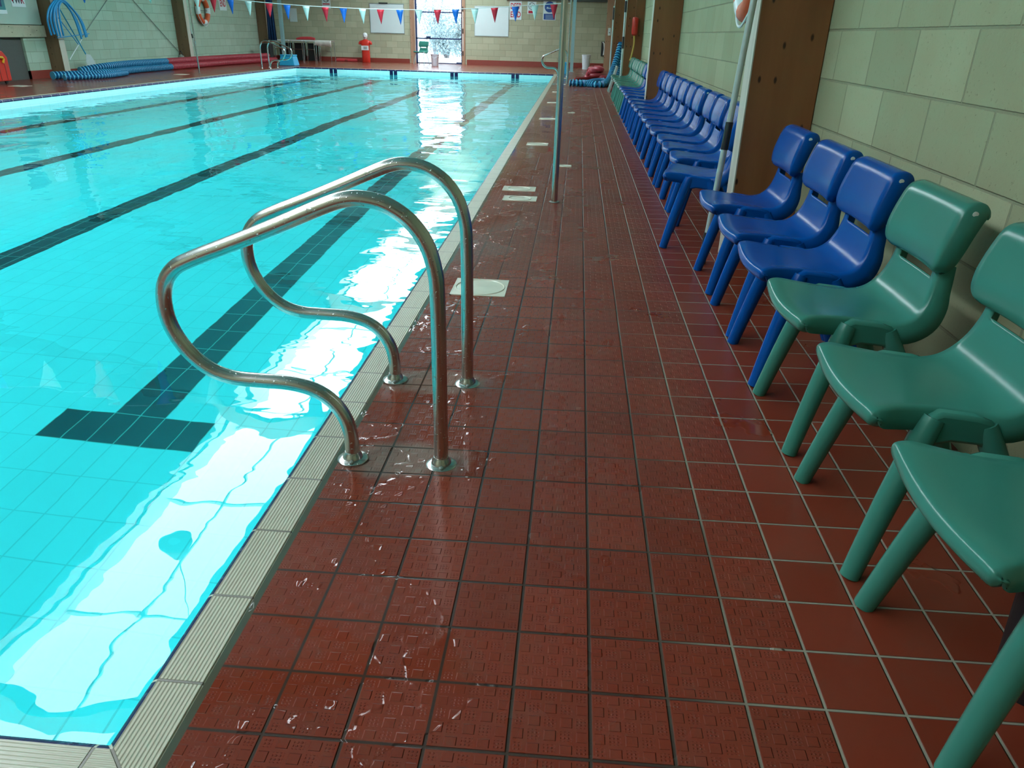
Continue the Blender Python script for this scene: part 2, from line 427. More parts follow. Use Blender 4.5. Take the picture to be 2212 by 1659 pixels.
w = mesh_obj('pool_water', [(XL-.003, Y0-.003, WL), (XR+.003, Y0-.003, WL), (XR+.003, Y1+.003, WL), (XL-.003, Y1+.003, WL)], [(0, 1, 2, 3)], M['water'])
tag(w, 'clear turquoise water filling the swimming pool', 'water', kind='stuff')

EAVE, RIDGE, RX, RW = 3.0, 5.15, -5.13, .93
def zroof(x): return RIDGE-(RIDGE-EAVE)*abs(x-RX)/(WALLR-RX) if x > RX else RIDGE-(RIDGE-EAVE)*abs(x-RX)/(RX-WALLL)
structure(MB().box((WALLR, WALLN, -.1), (WALLR+.2, WALLF+.2, EAVE+.1)).build('wall_right', M['blocky'], smooth=False))
structure(MB().box((WALLL-.2, WALLN, -.1), (WALLL, WALLF+.2, EAVE+.1)).build('wall_left', M['blockl_bounce'], smooth=False))
DX0, DX1, DH = -6.78, -4.60, 2.75
def gable(name, ya, yb, opening):
    g = MB()
    if opening:
        g.prism([(WALLL, -.1), (DX0, -.1), (DX0, zroof(DX0)+.1), (WALLL, zroof(WALLL)+.1)], ya, yb)
        g.prism([(DX1, -.1), (WALLR, -.1), (WALLR, zroof(WALLR)+.1), (RX, zroof(RX)+.1), (DX1, zroof(DX1)+.1)] if DX1 < RX else [(DX1, -.1), (WALLR, -.1), (WALLR, zroof(WALLR)+.1), (DX1, zroof(DX1)+.1)], ya, yb)
        g.prism([(DX0, DH), (DX1, DH), (DX1, zroof(DX1)+.1), (RX, RIDGE+.1), (DX0, zroof(DX0)+.1)], ya, yb)
    else:
        g.prism([(WALLL, -.1), (WALLR, -.1), (WALLR, EAVE+.1), (RX, RIDGE+.1), (WALLL, EAVE+.1)], ya, yb)
    return structure(g.build(name, M['blockx'], smooth=False))
gable('wall_far', WALLF, WALLF+.2, True); gable('wall_near', WALLN-.2, WALLN, False)
c = MB()
for a, b in (((WALLL-.2), RX-RW), (RX+RW, WALLR+.2)):
    c.prism([(a, zroof(a)), (b, zroof(b)), (b, zroof(b)+.12), (a, zroof(a)+.12)], WALLN-.2, WALLF+.2)
structure(c.build('ceiling', M['ceil'], smooth=False))
zr = zroof(RX+RW)
structure(MB().box((RX-RW-.04, WALLN-.2, zr), (RX-RW, WALLF+.2, zr+.5)).box((RX+RW, WALLN-.2, zr), (RX+RW+.04, WALLF+.2, zr+.5)).build('trim_19', M['whitep'], smooth=False))  # unseen upstands added to cut the rooflight's spread onto the deck
structure(MB().box((RX-RW-.04, WALLN-.2, zr+.44), (RX+RW+.04, WALLF+.2, zr+.48)).build('window_1', M['roof'], smooth=False), 'bright rooflight glazing along the ridge')
bars = MB()
yb = WALLN
while yb < WALLF:
    bars.box((RX-RW, yb, zr+.36), (RX+RW, yb+.03, zr+.40)); yb += 2.44
bars.box((RX-.012, WALLN, zr+.36), (RX+.012, WALLF, zr+.385)); bars.box((RX-RW-.03, WALLN, zr-.08), (RX-RW+.03, WALLF, zr+.06)); bars.box((RX+RW-.03, WALLN, zr-.08), (RX+RW+.03, WALLF, zr+.06))
structure(bars.build('trim_3', M['ceil'], smooth=False))
e = empty('ceiling_lamp', (-4.55, 5.9, 4.1), 'dark round ceiling lamp hanging under the roof, mirrored in the pool near the grab rails', 'lamp')
MB().lathe([(.20, 0), (.205, .03), (.12, .16), (.07, .24), (.02, .26)], (0, 0, 0), 24).build('lamp_shade', M['dark'], e)
MB().tube([(0, 0, .25), (0, 0, zroof(-4.55)-4.1+.5)], .006, 6).build('cord', M['dark'], e)
MB().lathe([(.05, -.03), (.075, .0), (.06, .05)], (0, 0, 0), 14).build('bulb', M['whitep'], e)
# red skirting
structure(MB().box((WALLL, WALLF-.014, 0), (DX0-.06, WALLF, .15)).box((DX1+.06, WALLF-.014, 0), (WALLR-.02, WALLF, .18)).build('baseboard_far', M['skirt'], smooth=False))
structure(MB().box((WALLL, 16.9, 0), (WALLL+.014, WALLF-.02, .15)).build('baseboard_left', M['skirt'], smooth=False))
# timber wall plate along the far wall top
structure(MB().box((-3.0, WALLF-.06, 2.32), (1.1, WALLF-.002, 2.6)).build('trim_4', M['slate'], smooth=False))

# ------------------------------------------------------------------ portal frames: legs and rafters (timber)
def post(y0, d, x0, x1, label, mats=('wood', 'woodpale')):
    z0 = fz(x0) if x0 > -1 else 0.0
    side = 1 if x0 > -1 else -1
    e = empty('timber_post', ((x0+x1)/2, y0+d/2, z0), label, 'post', 'timber wall posts')
    lo, hi = min(x0, x1), max(x0, x1)
    cx, cy = e.location.x, e.location.y
    zt = zroof(lo if side > 0 else hi)-.05
    t_ = .006
    face = lo if side > 0 else hi
    MB().box((lo+(t_ if side > 0 else 0)-cx, y0-cy, 0), (hi-(t_ if side < 0 else 0)-cx, y0+d-cy, zt-z0)).build('shaft', M[mats[0]], e, smooth=False, bevel=.003)
    a, b = (lo, lo+t_) if side > 0 else (hi-t_, hi)
    MB().box((a-cx, y0-cy, 0), (b-cx, y0+d-cy, zt-z0)).build('edge_face', M[mats[1]], e, smooth=False)
    return e
RP = [3.345, 9.50, 15.65, 21.75, 28.3]
rl = ['brown knotty timber post between the blue chairs, nearest of the right wall posts',
      'brown knotty timber post behind the row of blue chairs, second from the camera',
      'brown timber post with the red throw bag hanging on it',
      'brown timber post with a pale pole leaning on it beyond the red throw bag',
      'pinkish timber post with the white switch, farthest on the right wall']
for k, y in enumerate(RP):
    post(y, .16, .80, WALLR-.003, rl[k], ('wood', 'woodpale') if k < 4 else ('woodend', 'woodend'))
LP = [16.75, 22.95, 29.3]
ll = ['timber post on the left wall with blue hoses hooked over it', 'timber post on the left wall beside the orange and white lifebuoy', 'timber post by the far left corner beside the dark blue curtain']
for k, y in enumerate(LP): post(y, .2, -11.93, WALLL+.003, ll[k], ('woodleft', 'woodpale'))
for k, (ya, ybb) in enumerate(((3.4, 4.5), (9.55, 10.65), (15.7, 16.85), (21.8, 23.0), (28.4, 29.4))):
    for (xa, xb) in ((.85, RX), (-11.95, RX)):
        za, zb = zroof(xa)-.2, zroof(xb)-.2; A = ya if xa > 0 else ybb; B = (ya+ybb)/2
        g = MB(); n = [(xa, A, za-.16), (xb, B, zb-.14), (xb, B, zb+.12), (xa, A, za+.14)]
        v = n + [(q[0], q[1]+.13, q[2]) for q in n]
        g.add(v, [(0,1,2,3),(7,6,5,4),(0,4,5,1),(1,5,6,2),(2,6,7,3),(3,7,4,0)])
        structure(g.build('trim_%d' % (5+2*k+(xa > 0)), M['wood'], smooth=False))

# ------------------------------------------------------------------ door in the far wall and the ground outside
def door():
    e = empty('door_1', (0, 0, 0), 'x', 'x'); del e['label']; del e['category']; structure(e, 'glazed exit door letting in bright daylight')
    y = WALLF
    MB().box((DX0, y-.05, 0), (DX0+.17, y+.12, DH)).box((DX1-.13, y-.05, 0), (DX1, y+.12, DH)).box((DX0, y-.05, DH-.12), (DX1, y+.12, DH)).build('frame', M['woodend'], e, smooth=False)
    MB().box((DX0+.19, y+.02, .0), (DX0+.26, y+.08, DH-.12)).box((DX1-.17, y+.02, 0), (DX1-.13, y+.08, DH-.12)) \
        .box((DX0+.19, y+.02, .885), (DX1-.13, y+.08, .935)).box((DX0+.19, y+.02, 1.82), (DX1-.13, y+.08, 1.865)).box((DX0+.19, y+.02, 0), (DX1-.13, y+.08, .035)).build('glazing_bars', M['dkframe'], e, smooth=False)
    MB().box((DX0+.26, y+.045, .03), (DX1-.17, y+.053, DH-.12)).build('glass_pane', M['glass'], e, smooth=False)
    MB().box((DX0+.62, y-.02, .93), (DX0+.80, y+.02, .99)).build('latch', M['dkframe'], e, smooth=False)
    MB().box((DX1-.36, y-.03, 0), (DX1-.14, y+.02, .07)).build('door_stop', M['dkframe'], e, smooth=False)
    for z in (.32, 1.12, 1.9): MB().box((DX1-.11, y-.07, z), (DX1-.07, y-.05, z+.16)).build('hinge', M['black'], e, smooth=False)
    for z0_, z1_ in ((.5, 1.1), (1.3, 1.88)): MB().box((DX1-.10, y-.06, z0_), (DX1-.075, y-.05, z1_)).build('edge_strip', M['whitep'], e, smooth=False)
door()
structure(MB().box((-40, WALLF+.2, -.12), (30, 90, -.02)).build('floor_outside', M['snow'], smooth=False))
def shrub(x, y, h, w, label):
    e = empty('shrub', (x, y, -.02), label, 'shrub', 'bare shrubs beyond the door')
    g = MB(); lf = MB()
    for k in range(16):
        a = random.uniform(0, 6.28); r = random.uniform(.2, 1)*w; hh = h*random.uniform(.6, 1)
        p = [Vector((random.uniform(-.1, .1), random.uniform(-.1, .1), 0)), Vector((math.cos(a)*r*.4, math.sin(a)*r*.4, hh*.4)), Vector((math.cos(a)*r*.75, math.sin(a)*r*.75, hh*.72)), Vector((math.cos(a)*r, math.sin(a)*r, hh))]
        g.tube(p, .02, 5, 3, [.04, .028, .018, .006])
        for q in range(190):
            t = random.random(); c0 = p[1].lerp(p[3], t)+Vector((random.gauss(0, .28), random.gauss(0, .28), random.gauss(0, .28)))
            if c0.z < .15: continue
            s = random.uniform(.03, .09); d1 = Vector((random.gauss(0, 1), random.gauss(0, 1), random.gauss(0, 1))).normalized()*s; d2 = Vector((random.gauss(0, 1), random.gauss(0, 1), random.gauss(0, 1))).normalized()*s*.6
            lf.add([c0-d1, c0-d2, c0+d1, c0+d2], [(0, 1, 2, 3)])
    g.build('stems', M['bark'], e); lf.build('foliage', M['leaf'], e, smooth=False)
for k, (x, y, h, w_, lb) in enumerate([(-6.7, 39.2, 1.3, .8, 'small leafy bush outside the door, left of the bare shrub'), (-5.2, 36.0, 1.9, .9, 'bare branching shrub outside, nearest the middle of the door'), (-8.3, 45, 3.4, 1.5, 'taller bush at the left in the view through the door'),
        (-5.0, 49, 3.4, 1.7, 'taller bush at the centre in the view through the door'), (-3.2, 43, 3.0, 1.3, 'taller bush at the right in the view through the door')]): shrub(x, y, h, w_, lb)

# ------------------------------------------------------------------ grab rails
RAIL = [(-.702, 0), (-.702, .07), (-.714, .135), (-.748, .19), (-.80, .226), (-.87, .243), (-.955, .246), (-1.035, .25), (-1.10, .272), (-1.155, .32), (-1.192, .385), (-1.205, .45), (-1.195, .52), (-1.16, .57), (-1.10, .602),
        (-.98, .65), (-.86, .70), (-.74, .752), (-.68, .774), (-.628, .78), (-.565, .768), (-.505, .73), (-.462, .672), (-.44, .60), (-.434, .52), (-.433, .3), (-.433, 0)]
def rail(y, label, group, flip=None, r=.0215):
    zb = .004
    e = empty('grab_rail', (-.567 if not flip else flip, y, zb), label, 'handrail', group)
    sg = 1 if not flip else -1
    pts = [((x+.567)*sg, 0, z) for x, z in RAIL]
    MB().tube(pts, r, 16, 4).build('rail_tube', M['steel'] if r > .02 and not flip else M['chrome'], e, sharp=80)
    for x in (-.702, -.433):
        fl = MB().lathe([(.046, 0), (.046, .004), (.042, .007), (.030, .009), (.028, .018), (.0235, .024), (.0222, .030)], ((x+.567)*sg, 0, 0), 28).build('base_flange', M['steel'], e)
        MB().lathe([(.007, 0), (.007, .006), (.004, .009), (.001, .009)], ((x+.567)*sg+.006, -.036, .006), 10).build('bolt', M['rod'], fl)
rail(.963, 'curved stainless steel grab rail, nearer of the close pair at the pool edge', 'pool ladder grab rails')
rail(1.53, 'curved stainless steel grab rail, farther of the close pair at the pool edge', 'pool ladder grab rails')
rail(23.4, 'steel grab rail at the far right corner, nearer of its pair', 'pool ladder grab rails')
rail(23.95, 'steel grab rail at the far right corner, farther of its pair', 'pool ladder grab rails')
rail(23.25, 'steel grab rail at the far left corner, nearer of its pair', 'pool ladder grab rails', -9.72)
rail(23.85, 'steel grab rail at the far left corner, farther of its pair', 'pool ladder grab rails', -9.72)

# ------------------------------------------------------------------ floor drains
def drain(x, y, sx, sy, label):
    z = fz(x) if x > -1 else 0
    e = empty('floor_drain', (x, y, z), label, 'drain', 'cream plastic floor drains')
    g = MB(); h = .004
    g.box((-sx/2, -sy/2, -.01), (sx/2, -sy/2+.006, h)); g.box((-sx/2, sy/2-.006, -.01), (sx/2, sy/2, h)); g.box((-sx/2, -sy/2, -.01), (-sx/2+.006, sy/2, h)); g.box((sx/2-.006, -sy/2, -.01), (sx/2, sy/2, h))
    # square plate with a sunken dished disc
    n = 40; v = []; f = []
    def sqp(a):
        c_, s_ = math.cos(a), math.sin(a); k = 1/max(abs(c_), abs(s_)); return c_*k*sx/2*.97, s_*k*sy/2*.97
    rr = min(sx, sy)*.46
    rings = [lambda a: (*sqp(a), .003), lambda a: (rr*1.02*math.cos(a), rr*1.02*math.sin(a), .003), lambda a: (rr*.99*math.cos(a), rr*.99*math.sin(a), .0065), lambda a: (rr*.96*math.cos(a), rr*.96*math.sin(a), .0025), lambda a: (rr*.5*math.cos(a), rr*.5*math.sin(a), .0035), lambda a: (.01*math.cos(a), .01*math.sin(a), .006)]
    for R_ in rings:
        for k in range(n): v.append(R_(2*math.pi*k/n))
    for i in range(len(rings)-1):
        for k in range(n): f.append((i*n+k, i*n+(k+1) % n, (i+1)*n+(k+1) % n, (i+1)*n+k))
    f.append(tuple(range((len(rings)-1)*n, len(rings)*n)))
    g.build('rim', M['drain'], e, smooth=False); mesh_obj('cover', v, f, M['drain'], e, True, 40)
DR = [(-.525, 2.665, .272, .27, 'cream square floor drain just behind the grab rails'), (-.49, 4.93, .262, .19, 'cream floor drain beside the near steel pole, nearer of two close together'), (-.525, 5.33, .272, .20, 'cream floor drain past the near steel pole, farther of two close together'),
      (-.165, 6.57, .12, .12, 'small cream floor drain just right of the near steel pole'), (-.165, 12.06, .12, .12, 'small cream floor drain at mid length, away from the pool edge')]
for k, y in enumerate((8.12, 11.02, 14.0, 16.9, 19.8, 22.75)):
    DR.append((-.52, y, .25, .25, 'cream floor drain along the pool edge, %s one beyond the close pair' % ('first', 'second', 'third', 'fourth', 'fifth', 'sixth')[k]))
for d in DR: drain(*d)
drain(-11.1, 14.0, .3, .3, 'cream floor drain on the left deck near the red wheeled box'); drain(-10.4, 19.2, .3, .3, 'cream floor drain on the left deck beside the lane ropes')

# ------------------------------------------------------------------ moulded chairs
def interp(rows, res):
    P = [Vector((r[0], r[1], r[2])) for r in rows]; D = [Vector((r[3], 0, 0)) for r in rows]
    a, _ = catmull(P, res); b, _ = catmull(D, res); return [(p.x, p.y, p.z, q.x) for p, q in zip(a, b)]
def shell(name, rows, mat, parent, bulge, dish, hole=None, res=4, nt=18, th=.006):
    R = interp(rows, res); v = []; f = []; L = len(R)
    FE = None
    if len(rows[0]) > 4: FE = [(p.x, p.y) for p in catmull([Vector((r[3], r[4], 0)) for r in rows], res)[0]]
    nrm = []
    for i in range(L):
        a = R[max(0, i-1)]; b = R[min(L-1, i+1)]; d = Vector((b[0]-a[0], b[1]-a[1])); d.normalize(); nrm.append(Vector((d.y, -d.x)))  # to the underside / rear
    ts = [-1+2*k/nt for k in range(nt+1)]
    cols = nt+1+6
    for i, (x, z, hw, sk) in enumerate(R):
        n = nrm[i]; u = i/(L-1)
        def P(t):
            return Vector((x-bulge(u)*(1-t*t)+n.x*dish(u)*(1-t*t), t*hw, z+n.y*dish(u)*(1-t*t)))
        if FE: sk = 1.0
        off = Vector((FE[i][0], FE[i][1])) if FE else n*sk
        n0 = n; n = off; sk = 1.0
        def P(t, n=n0):
            return Vector((x-bulge(u)*(1-t*t)+n.x*dish(u)*(1-t*t), t*hw, z+n.y*dish(u)*(1-t*t)))
        row = []
        for s_, frac in ((-1, 1.0), (-1, .5), (-1, .12)): row.append(P(-1)+Vector((n.x*sk*frac, -.004-.004*frac if frac > .12 else -.003, n.y*sk*frac)))
        for t in ts: row.append(P(t*.985))
        for frac in (.12, .5, 1.0): row.append(P(1)+Vector((n.x*sk*frac, .004+.004*frac if frac > .12 else .003, n.y*sk*frac)))
        v += row
    for i in range(L-1):
        for k in range(cols-1):
            if hole and hole(i/(L-1), (k-3+.5)/nt*2-1): continue
            f.append((i*cols+k, i*cols+k+1, (i+1)*cols+k+1, (i+1)*cols+k))
    o = mesh_obj(name, v, f, mat, parent, True, 75)
    m = o.modifiers.new('thickness', 'SOLIDIFY'); m.thickness = th; m.offset = 0
    return o
SEAT = [(.030, .388, .176, .012), (.008, .398, .190, .016), (.0, .414, .1955, .022), (.004, .430, .1965, .030), (.030, .437, .191, .044), (.080, .434, .173, .050), (.14, .428, .160, .05), (.20, .421, .156, .052), (.255, .418, .164, .056), (.298, .424, .175, .062),
        (.330, .446, .177, .064), (.350, .48, .168, .058), (.361, .52, .156, .048), (.368, .556, .150, .042), (.372, .592, .150, .036)]
BACK = [(.352, .575, .150, .020, -.006), (.342, .586, .172, .034, -.004), (.339, .606, .187, .046, -.002), (.342, .640, .192, .055, 0), (.352, .68, .192, .058, 0), (.364, .718, .189, .060, -.004), (.373, .742, .186, .060, -.012), (.386, .759, .183, .049, -.026),
        (.408, .767, .179, .029, -.034), (.430, .764, .176, .009, -.030), (.444, .752, .174, -.003, -.020), (.449, .734, .174, -.007, -.008)]
def make_chair(mat, label, group, legmat=None):
    e = empty('chair', (0, 0, 0), label, 'chair', group)
    def hole(u, t): return u > .905 and abs(t) < .74
    shell('seat', SEAT, mat, e, lambda u: .032*max(0, 1-u*3.2), lambda u: .010*math.sin(min(1, u*1.6)*math.pi)**2+.006*u, hole)
    shell('backrest', BACK, mat, e, lambda u: -.010*max(0, 1-u*1.1), lambda u: 0.0)
    for s in (-1, 1):
        if legmat is None:
            MB().tube([(.148, s*.170, .412), (.130, s*.175, .36), (.085, s*.192, .2), (.036, s*.212, 0)], .025, 14, 3, [.024, .029, .027, .0235]).build('leg', mat, e)
            MB().tube([(.262, s*.168, .40), (.285, s*.172, .35), (.365, s*.190, .19), (.44, s*.205, 0)], .025, 14, 3, [.022, .027, .025, .022]).build('leg', mat, e)
            MB().prism([(.125, .385), (.133, .418), (.160, .4285), (.235, .4205), (.268, .412), (.300, .372), (.318, .33), (.288, .325), (.252, .352), (.19, .357), (.150, .345), (.120, .33)], s*.150, s*.186).build('side_bracket', mat, e, bevel=.009, sharp=50)
            MB().lathe([(.0085, 0), (.0085, .002), (.006, .003), (.001, .003)], (0, 0, 0), 14, Matrix.Translation((.403, s*.1915, .741)) @ Matrix.Rotation(-s*math.pi/2, 4, 'X')).build('plug', M['plug'], e)
        else:
            MB().tube([(.10, s*.14, .42), (.07, s*.2, .2), (.03, s*.22, 0)], .011, 8, 3).build('leg', legmat, e)
            MB().tube([(.28, s*.14, .42), (.34, s*.2, .2), (.42, s*.22, 0)], .011, 8, 3).build('leg', legmat, e)
    return e
FX = .587
NEARG = 'near green moulded chairs'; NEARB = 'near blue moulded chairs'; ROWB = 'blue moulded chairs in the long row'; ROWG = 'green moulded chairs in the long row'
def put(o, x, y, rz, label, group):
    o.location = (x, y, fz(x)+.0055*0+.001); o.rotation_euler = (0, -SLOPE, rz); o['label'] = label; o['group'] = group
cg = make_chair(M['green'], '', NEARG); cb = make_chair(M['blue'], '', NEARB); index_kids()
SPOTS = [('g', FX, .243, 0, 'green plastic chair nearest the camera, cut off by the right edge', NEARG), ('g', FX, .768, 0, 'green plastic chair second from the camera, whose backrest runs out of frame', NEARG), ('g', FX, 1.342, 0, 'green plastic chair standing directly beside the blue chairs', NEARG),
         ('b', FX-.004, 1.832, 0, 'blue plastic chair standing directly beside the green chairs', NEARB), ('b', FX, 2.322, 0, 'blue plastic chair in the middle of the three before the timber post', NEARB), ('b', FX, 2.90, 0, 'blue plastic chair with its backrest against the nearest timber post', NEARB),
         ('b', FX-.098, 3.785, math.radians(-12), 'blue plastic chair turned askew behind the leaning silver pole', ROWB)]
ordn = ['first', 'second', 'third', 'fourth', 'fifth', 'sixth', 'seventh', 'eighth', 'ninth', 'tenth', 'eleventh', 'twelfth', 'thirteenth', 'fourteenth']
for k, y in enumerate([4.17, 4.66, 5.15, 5.68, 6.2, 6.74, 7.27, 7.85, 8.40, 8.97, 9.72, 10.27, 10.85, 11.42]):
    SPOTS.append(('b', FX+random.uniform(-.006, .006), y+.197, random.uniform(-.02, .02), 'blue plastic chair, %s in the straight row beyond the askew chair' % ordn[k], ROWB))
for k, y in enumerate([11.95, 12.47, 12.99, 13.52, 14.05, 14.6, 15.15]):
    SPOTS.append(('g', FX+random.uniform(-.006, .006), y+.197, random.uniform(-.02, .02), 'green plastic chair, %s beyond the last blue chair of the row' % ordn[k], ROWG))
used = {}
for kind, x, y, rz, lb, gr in SPOTS:
    src = cg if kind == 'g' else cb
    o = src if kind not in used else copy_tree(src)
    used[kind] = 1
    put(o, x, y, rz, lb, gr)
o = make_chair(M['green'], 'green chair on thin metal legs standing in front of the bright door', None, M['steelcol']); o.location = (-6.28, 29.9, 0); o.rotation_euler = (0, 0, math.radians(68)); o.scale = (1.06, 1.06, 1.06)
if 'group' in o: del o['group']

# dark plug of a further chair at the right frame edge is outside; ------------------------------------------------ poles
def pole(name, p0, p1, r, mat, label, cat, grips=(), tip=None, group=None):
    p0, p1 = Vector(p0), Vector(p1); e = empty(name, p0, label, cat, group); d = p1-p0
    MB().tube([(0, 0, 0), d], r, 14).build('shaft', mat, e)
    for a, b in grips: MB().tube([d*a, d*b], r*1.18, 14).build('grip', M['black'], e)
    if tip: MB().tube([(0, 0, 0), d*tip], r*1.25, 14).build('end_cap', M['black'], e)
    return e
# lifeguard pole leaning on the nearest post: passes (1545,410) (1572,285) (1632,0)
pole('reaching_pole', (.665, 3.235, .026), (.815, 3.31, 2.35), .0165, M['poleal'], 'silver reaching pole with black grips leaning on the nearest timber post', 'pole', ((.265, .325),), .075)
def flagpole(x, y, label, h=2.35, r=.024):
    e = empty('flag_pole', (x, y, fz(x) if x > -1 else 0), label, 'pole', 'steel pennant line poles')
    MB().tube([(0, 0, 0), (.012 if x > -1 else 0, 0, h)], r, 18).build('pole_shaft', M['steel'], e)
    MB().lathe([(.040, 0), (.040, .004), (.028, .006), (.026, .004)], (0, 0, 0), 20).build('socket_plate', M['rod'], e)
    MB().lathe([(r*1.15, 0), (r*1.15, .02), (r*.5, .03), (.001, .03)], (.012 if x > -1 else 0, 0, h), 14).build('cap', M['black'], e)
flagpole(-.219, 4.84, 'steel pole rising from the deck beside two floor drains, nearest of the tall poles')
flagpole(-.37, 20.0, 'steel pole at the far right deck holding the pennant line')
flagpole(-10.35, 20.1, 'thin steel pole on the left deck in front of the lifebuoy holding the pennant line', 2.35, .02)
flagpole(-10.2, 4.84, 'steel pole on the left deck holding the nearer pennant line')
def column(x, y, label):
    e = empty('steel_column', (x, y, fz(x) if x > -1 else 0), label, 'column', 'pale steel columns')
    MB().box((-.055, -.06, 0), (.055, -.048, 4.0)).box((-.055, .048, 0), (.055, .06, 4.0)).box((-.006, -.05, 0), (.006, .05, 4.0)).build('section', M['steelcol'], e, smooth=False)
    MB().box((-.1, -.1, 0), (.1, .1, .012)).build('base_plate', M['steelcol'], e, smooth=False)
column(-10.95, 28.2, 'pale blue steel column by the far left corner behind the grab rails')
column(-.33, 27.0, 'pale steel column at the far right behind the grab rails')
def bluebin(x, y, sx, sy, h, label):
    e = empty('plastic_step', (x, y, fz(x) if x > -1 else 0), label, 'step')
    g = MB(); g.add([(-sx/2, -sy/2, 0), (sx/2, -sy/2, 0), (sx/2, sy/2, 0), (-sx/2, sy/2, 0), (-sx*.40, -sy*.40, h), (sx*.40, -sy*.40, h), (sx*.40, sy*.40, h), (-sx*.40, sy*.40, h)], [(0,3,2,1),(4,5,6,7),(0,1,5,4),(1,2,6,5),(2,3,7,6),(3,0,4,7)])
    g.build('body', M['bluebox'], e, smooth=False, bevel=.02)
    MB().box((-sx*.42, -sy*.42, h), (sx*.42, sy*.42, h+.04)).build('top', M['bluebox'], e, smooth=False, bevel=.012)
bluebin(-9.95, 25.9, .55, .5, .30, 'light blue plastic step beside the pool at the far left corner')
bluebin(-.50, 25.3, .22, .3, .32, 'light blue plastic step behind the far right grab rails')

# ------------------------------------------------------------------ pennant lines
def bunting(name, y, pts, flags, label, sz=(.19, .34)):
    e = empty(name, (0, y, 0), label, 'bunting', 'pennant lines')
    P = [(x, 0, z) for x, z in pts]; MB().tube(P, .009 if y > 10 else .004, 6, 6).build('cord', M['cord'], e)
    def zc(x):
        for (a, za), (b, zb) in zip(pts, pts[1:]):
            if min(a, b) <= x <= max(a, b): return za+(zb-za)*(x-a)/(b-a)
        return pts[0][1]
    for x, c in flags:
        w, h = sz; v = []; f = []; n = 6; ph = random.uniform(0, 6)
        for i in range(n+1):
            t = i/n; hw = w/2*(1-t*.97)
            for s in (-1, 0, 1): v.append((x+s*hw+.01*t, .012*math.sin(3*t+ph)+.01*s*math.sin(ph)*(1-t), zc(x+s*hw)-.012-h*t))
        for i in range(n):
            for s in (0, 1): f.append((i*3+s, i*3+s+1, i*3+s+4, i*3+s+3))
        o = mesh_obj('pennant', v, f, M[c], e, True); m = o.modifiers.new('thickness', 'SOLIDIFY'); m.thickness = .002
CAT = [(-.37, 1.885), (-.757, 1.868), (-2.159, 1.765), (-3.4, 1.69), (-4.503, 1.658), (-5.6, 1.655), (-6.7, 1.675), (-7.689, 1.71), (-8.785, 1.775), (-9.653, 1.835), (-10.35, 1.90)]
sx_ = [1197, 1157, 1116, 1072, 1030, 989, 950, 910, 869, 827, 788, 746, 707, 665, 623, 583, 538, 499, 460]
fl = []
for k, px in enumerate(sx_):
    x = -.757+(px-1200)*(8.896/740.0)
    fl.append((x, ('fred', 'fwhite', 'fblue')[k % 3]))
fl.append((-10.1, 'fwhite'))
bunting('pennant_line', 20.0, CAT, fl, 'line of red, white and blue pennants strung across the far part of the pool')
FAR2 = [(-.219, 2.05), (-1.63, 1.78), (-2.4, 1.70), (-3.4, 1.66), (-4.6, 1.655), (-6, 1.68), (-8, 1.82), (-10.2, 2.15)]
bunting('pennant_line', 4.85, FAR2, [(-1.64, 'fwhite'), (-2.27, 'fblue'), (-3.205, 'fwhite'), (-3.70, 'fblue')] + [(-4.25-.5*k, ('fred', 'fwhite', 'fblue')[k % 3]) for k in range(10)], 'pennant line hung high above the near part of the pool, only its tips in view', (.2, .345))

# ------------------------------------------------------------------ signs and boards on the far wall
def board(name, x0, x1, z0, z1, y, label, cat, mat='white', trim='alu', group=None):
    e = empty(name, ((x0+x1)/2, y, (z0+z1)/2), label, cat, group); w, h = (x1-x0)/2, (z1-z0)/2
    MB().box((-w, -.012, -h), (w, 0, h)).build('panel', M[mat], e, smooth=False, bevel=.003)
    if trim:
        g = MB(); t = .018
        g.box((-w-t, -.02, -h-t), (w+t, 0, -h)).box((-w-t, -.02, h), (w+t, 0, h+t)).box((-w-t, -.02, -h), (-w, 0, h)).box((w, -.02, -h), (w+t, 0, h)); g.build('rim', M[trim], e, smooth=False)
    return e
yw = WALLF-.001
e = board('whiteboard', -8.37, -7.03, 1.07, 2.09, yw, 'blank whiteboard on the far wall left of the bright door', 'whiteboard', group='whiteboards on the far wall'); MB().box((-.3, -.035, .51), (.05, -.02, .56)).build('pen_clip', M['dark'], e, smooth=False)
e = board('whiteboard', -4.22, -2.91, 1.06, 2.08, yw, 'blank whiteboard on the far wall right of the bright door', 'whiteboard', group='whiteboards on the far wall')
FR = (math.pi/2, 0, 0)
def disc(c, r, mat, e, name, r0=0.0, n=40, y=-.016):
    v = []; f = []
    for k in range(n):
        a = 2*math.pi*k/n; v += [(c[0]+r*math.cos(a), y, c[1]+r*math.sin(a)), (c[0]+r0*math.cos(a), y, c[1]+r0*math.sin(a))]
    for k in range(n): j = (k+1) % n; f.append((2*k, 2*j, 2*j+1, 2*k+1))
    o = mesh_obj(name, v, f, M[mat], e); m = o.modifiers.new('thickness', 'SOLIDIFY'); m.thickness = .002; return o
e = board('sign', -2.87, -2.40, 1.645, 2.31, yw, 'white wall sign reading DEEP END in red letters', 'sign', 'white', None)
text_mesh('lettering', 'DEEP', .205, M['signred'], e, (0, -.014, .135), FR, .004).scale = (.88, 1.35, 1)
text_mesh('lettering', 'END', .205, M['signred'], e, (0, -.014, -.155), FR, .004).scale = (.98, 1.35, 1)
e = board('sign', -2.18, -1.84, 1.86, 2.29, yw, 'white prohibition sign with a crossed running figure and red band', 'sign', 'white', None)
disc((0, .055), .125, 'signblack', e, 'ring', .108)
g = MB(); g.tube([(-.085, -.016, .14), (.085, -.016, -.03)], .008, 6); g.build('slash', M['signblack'], e)
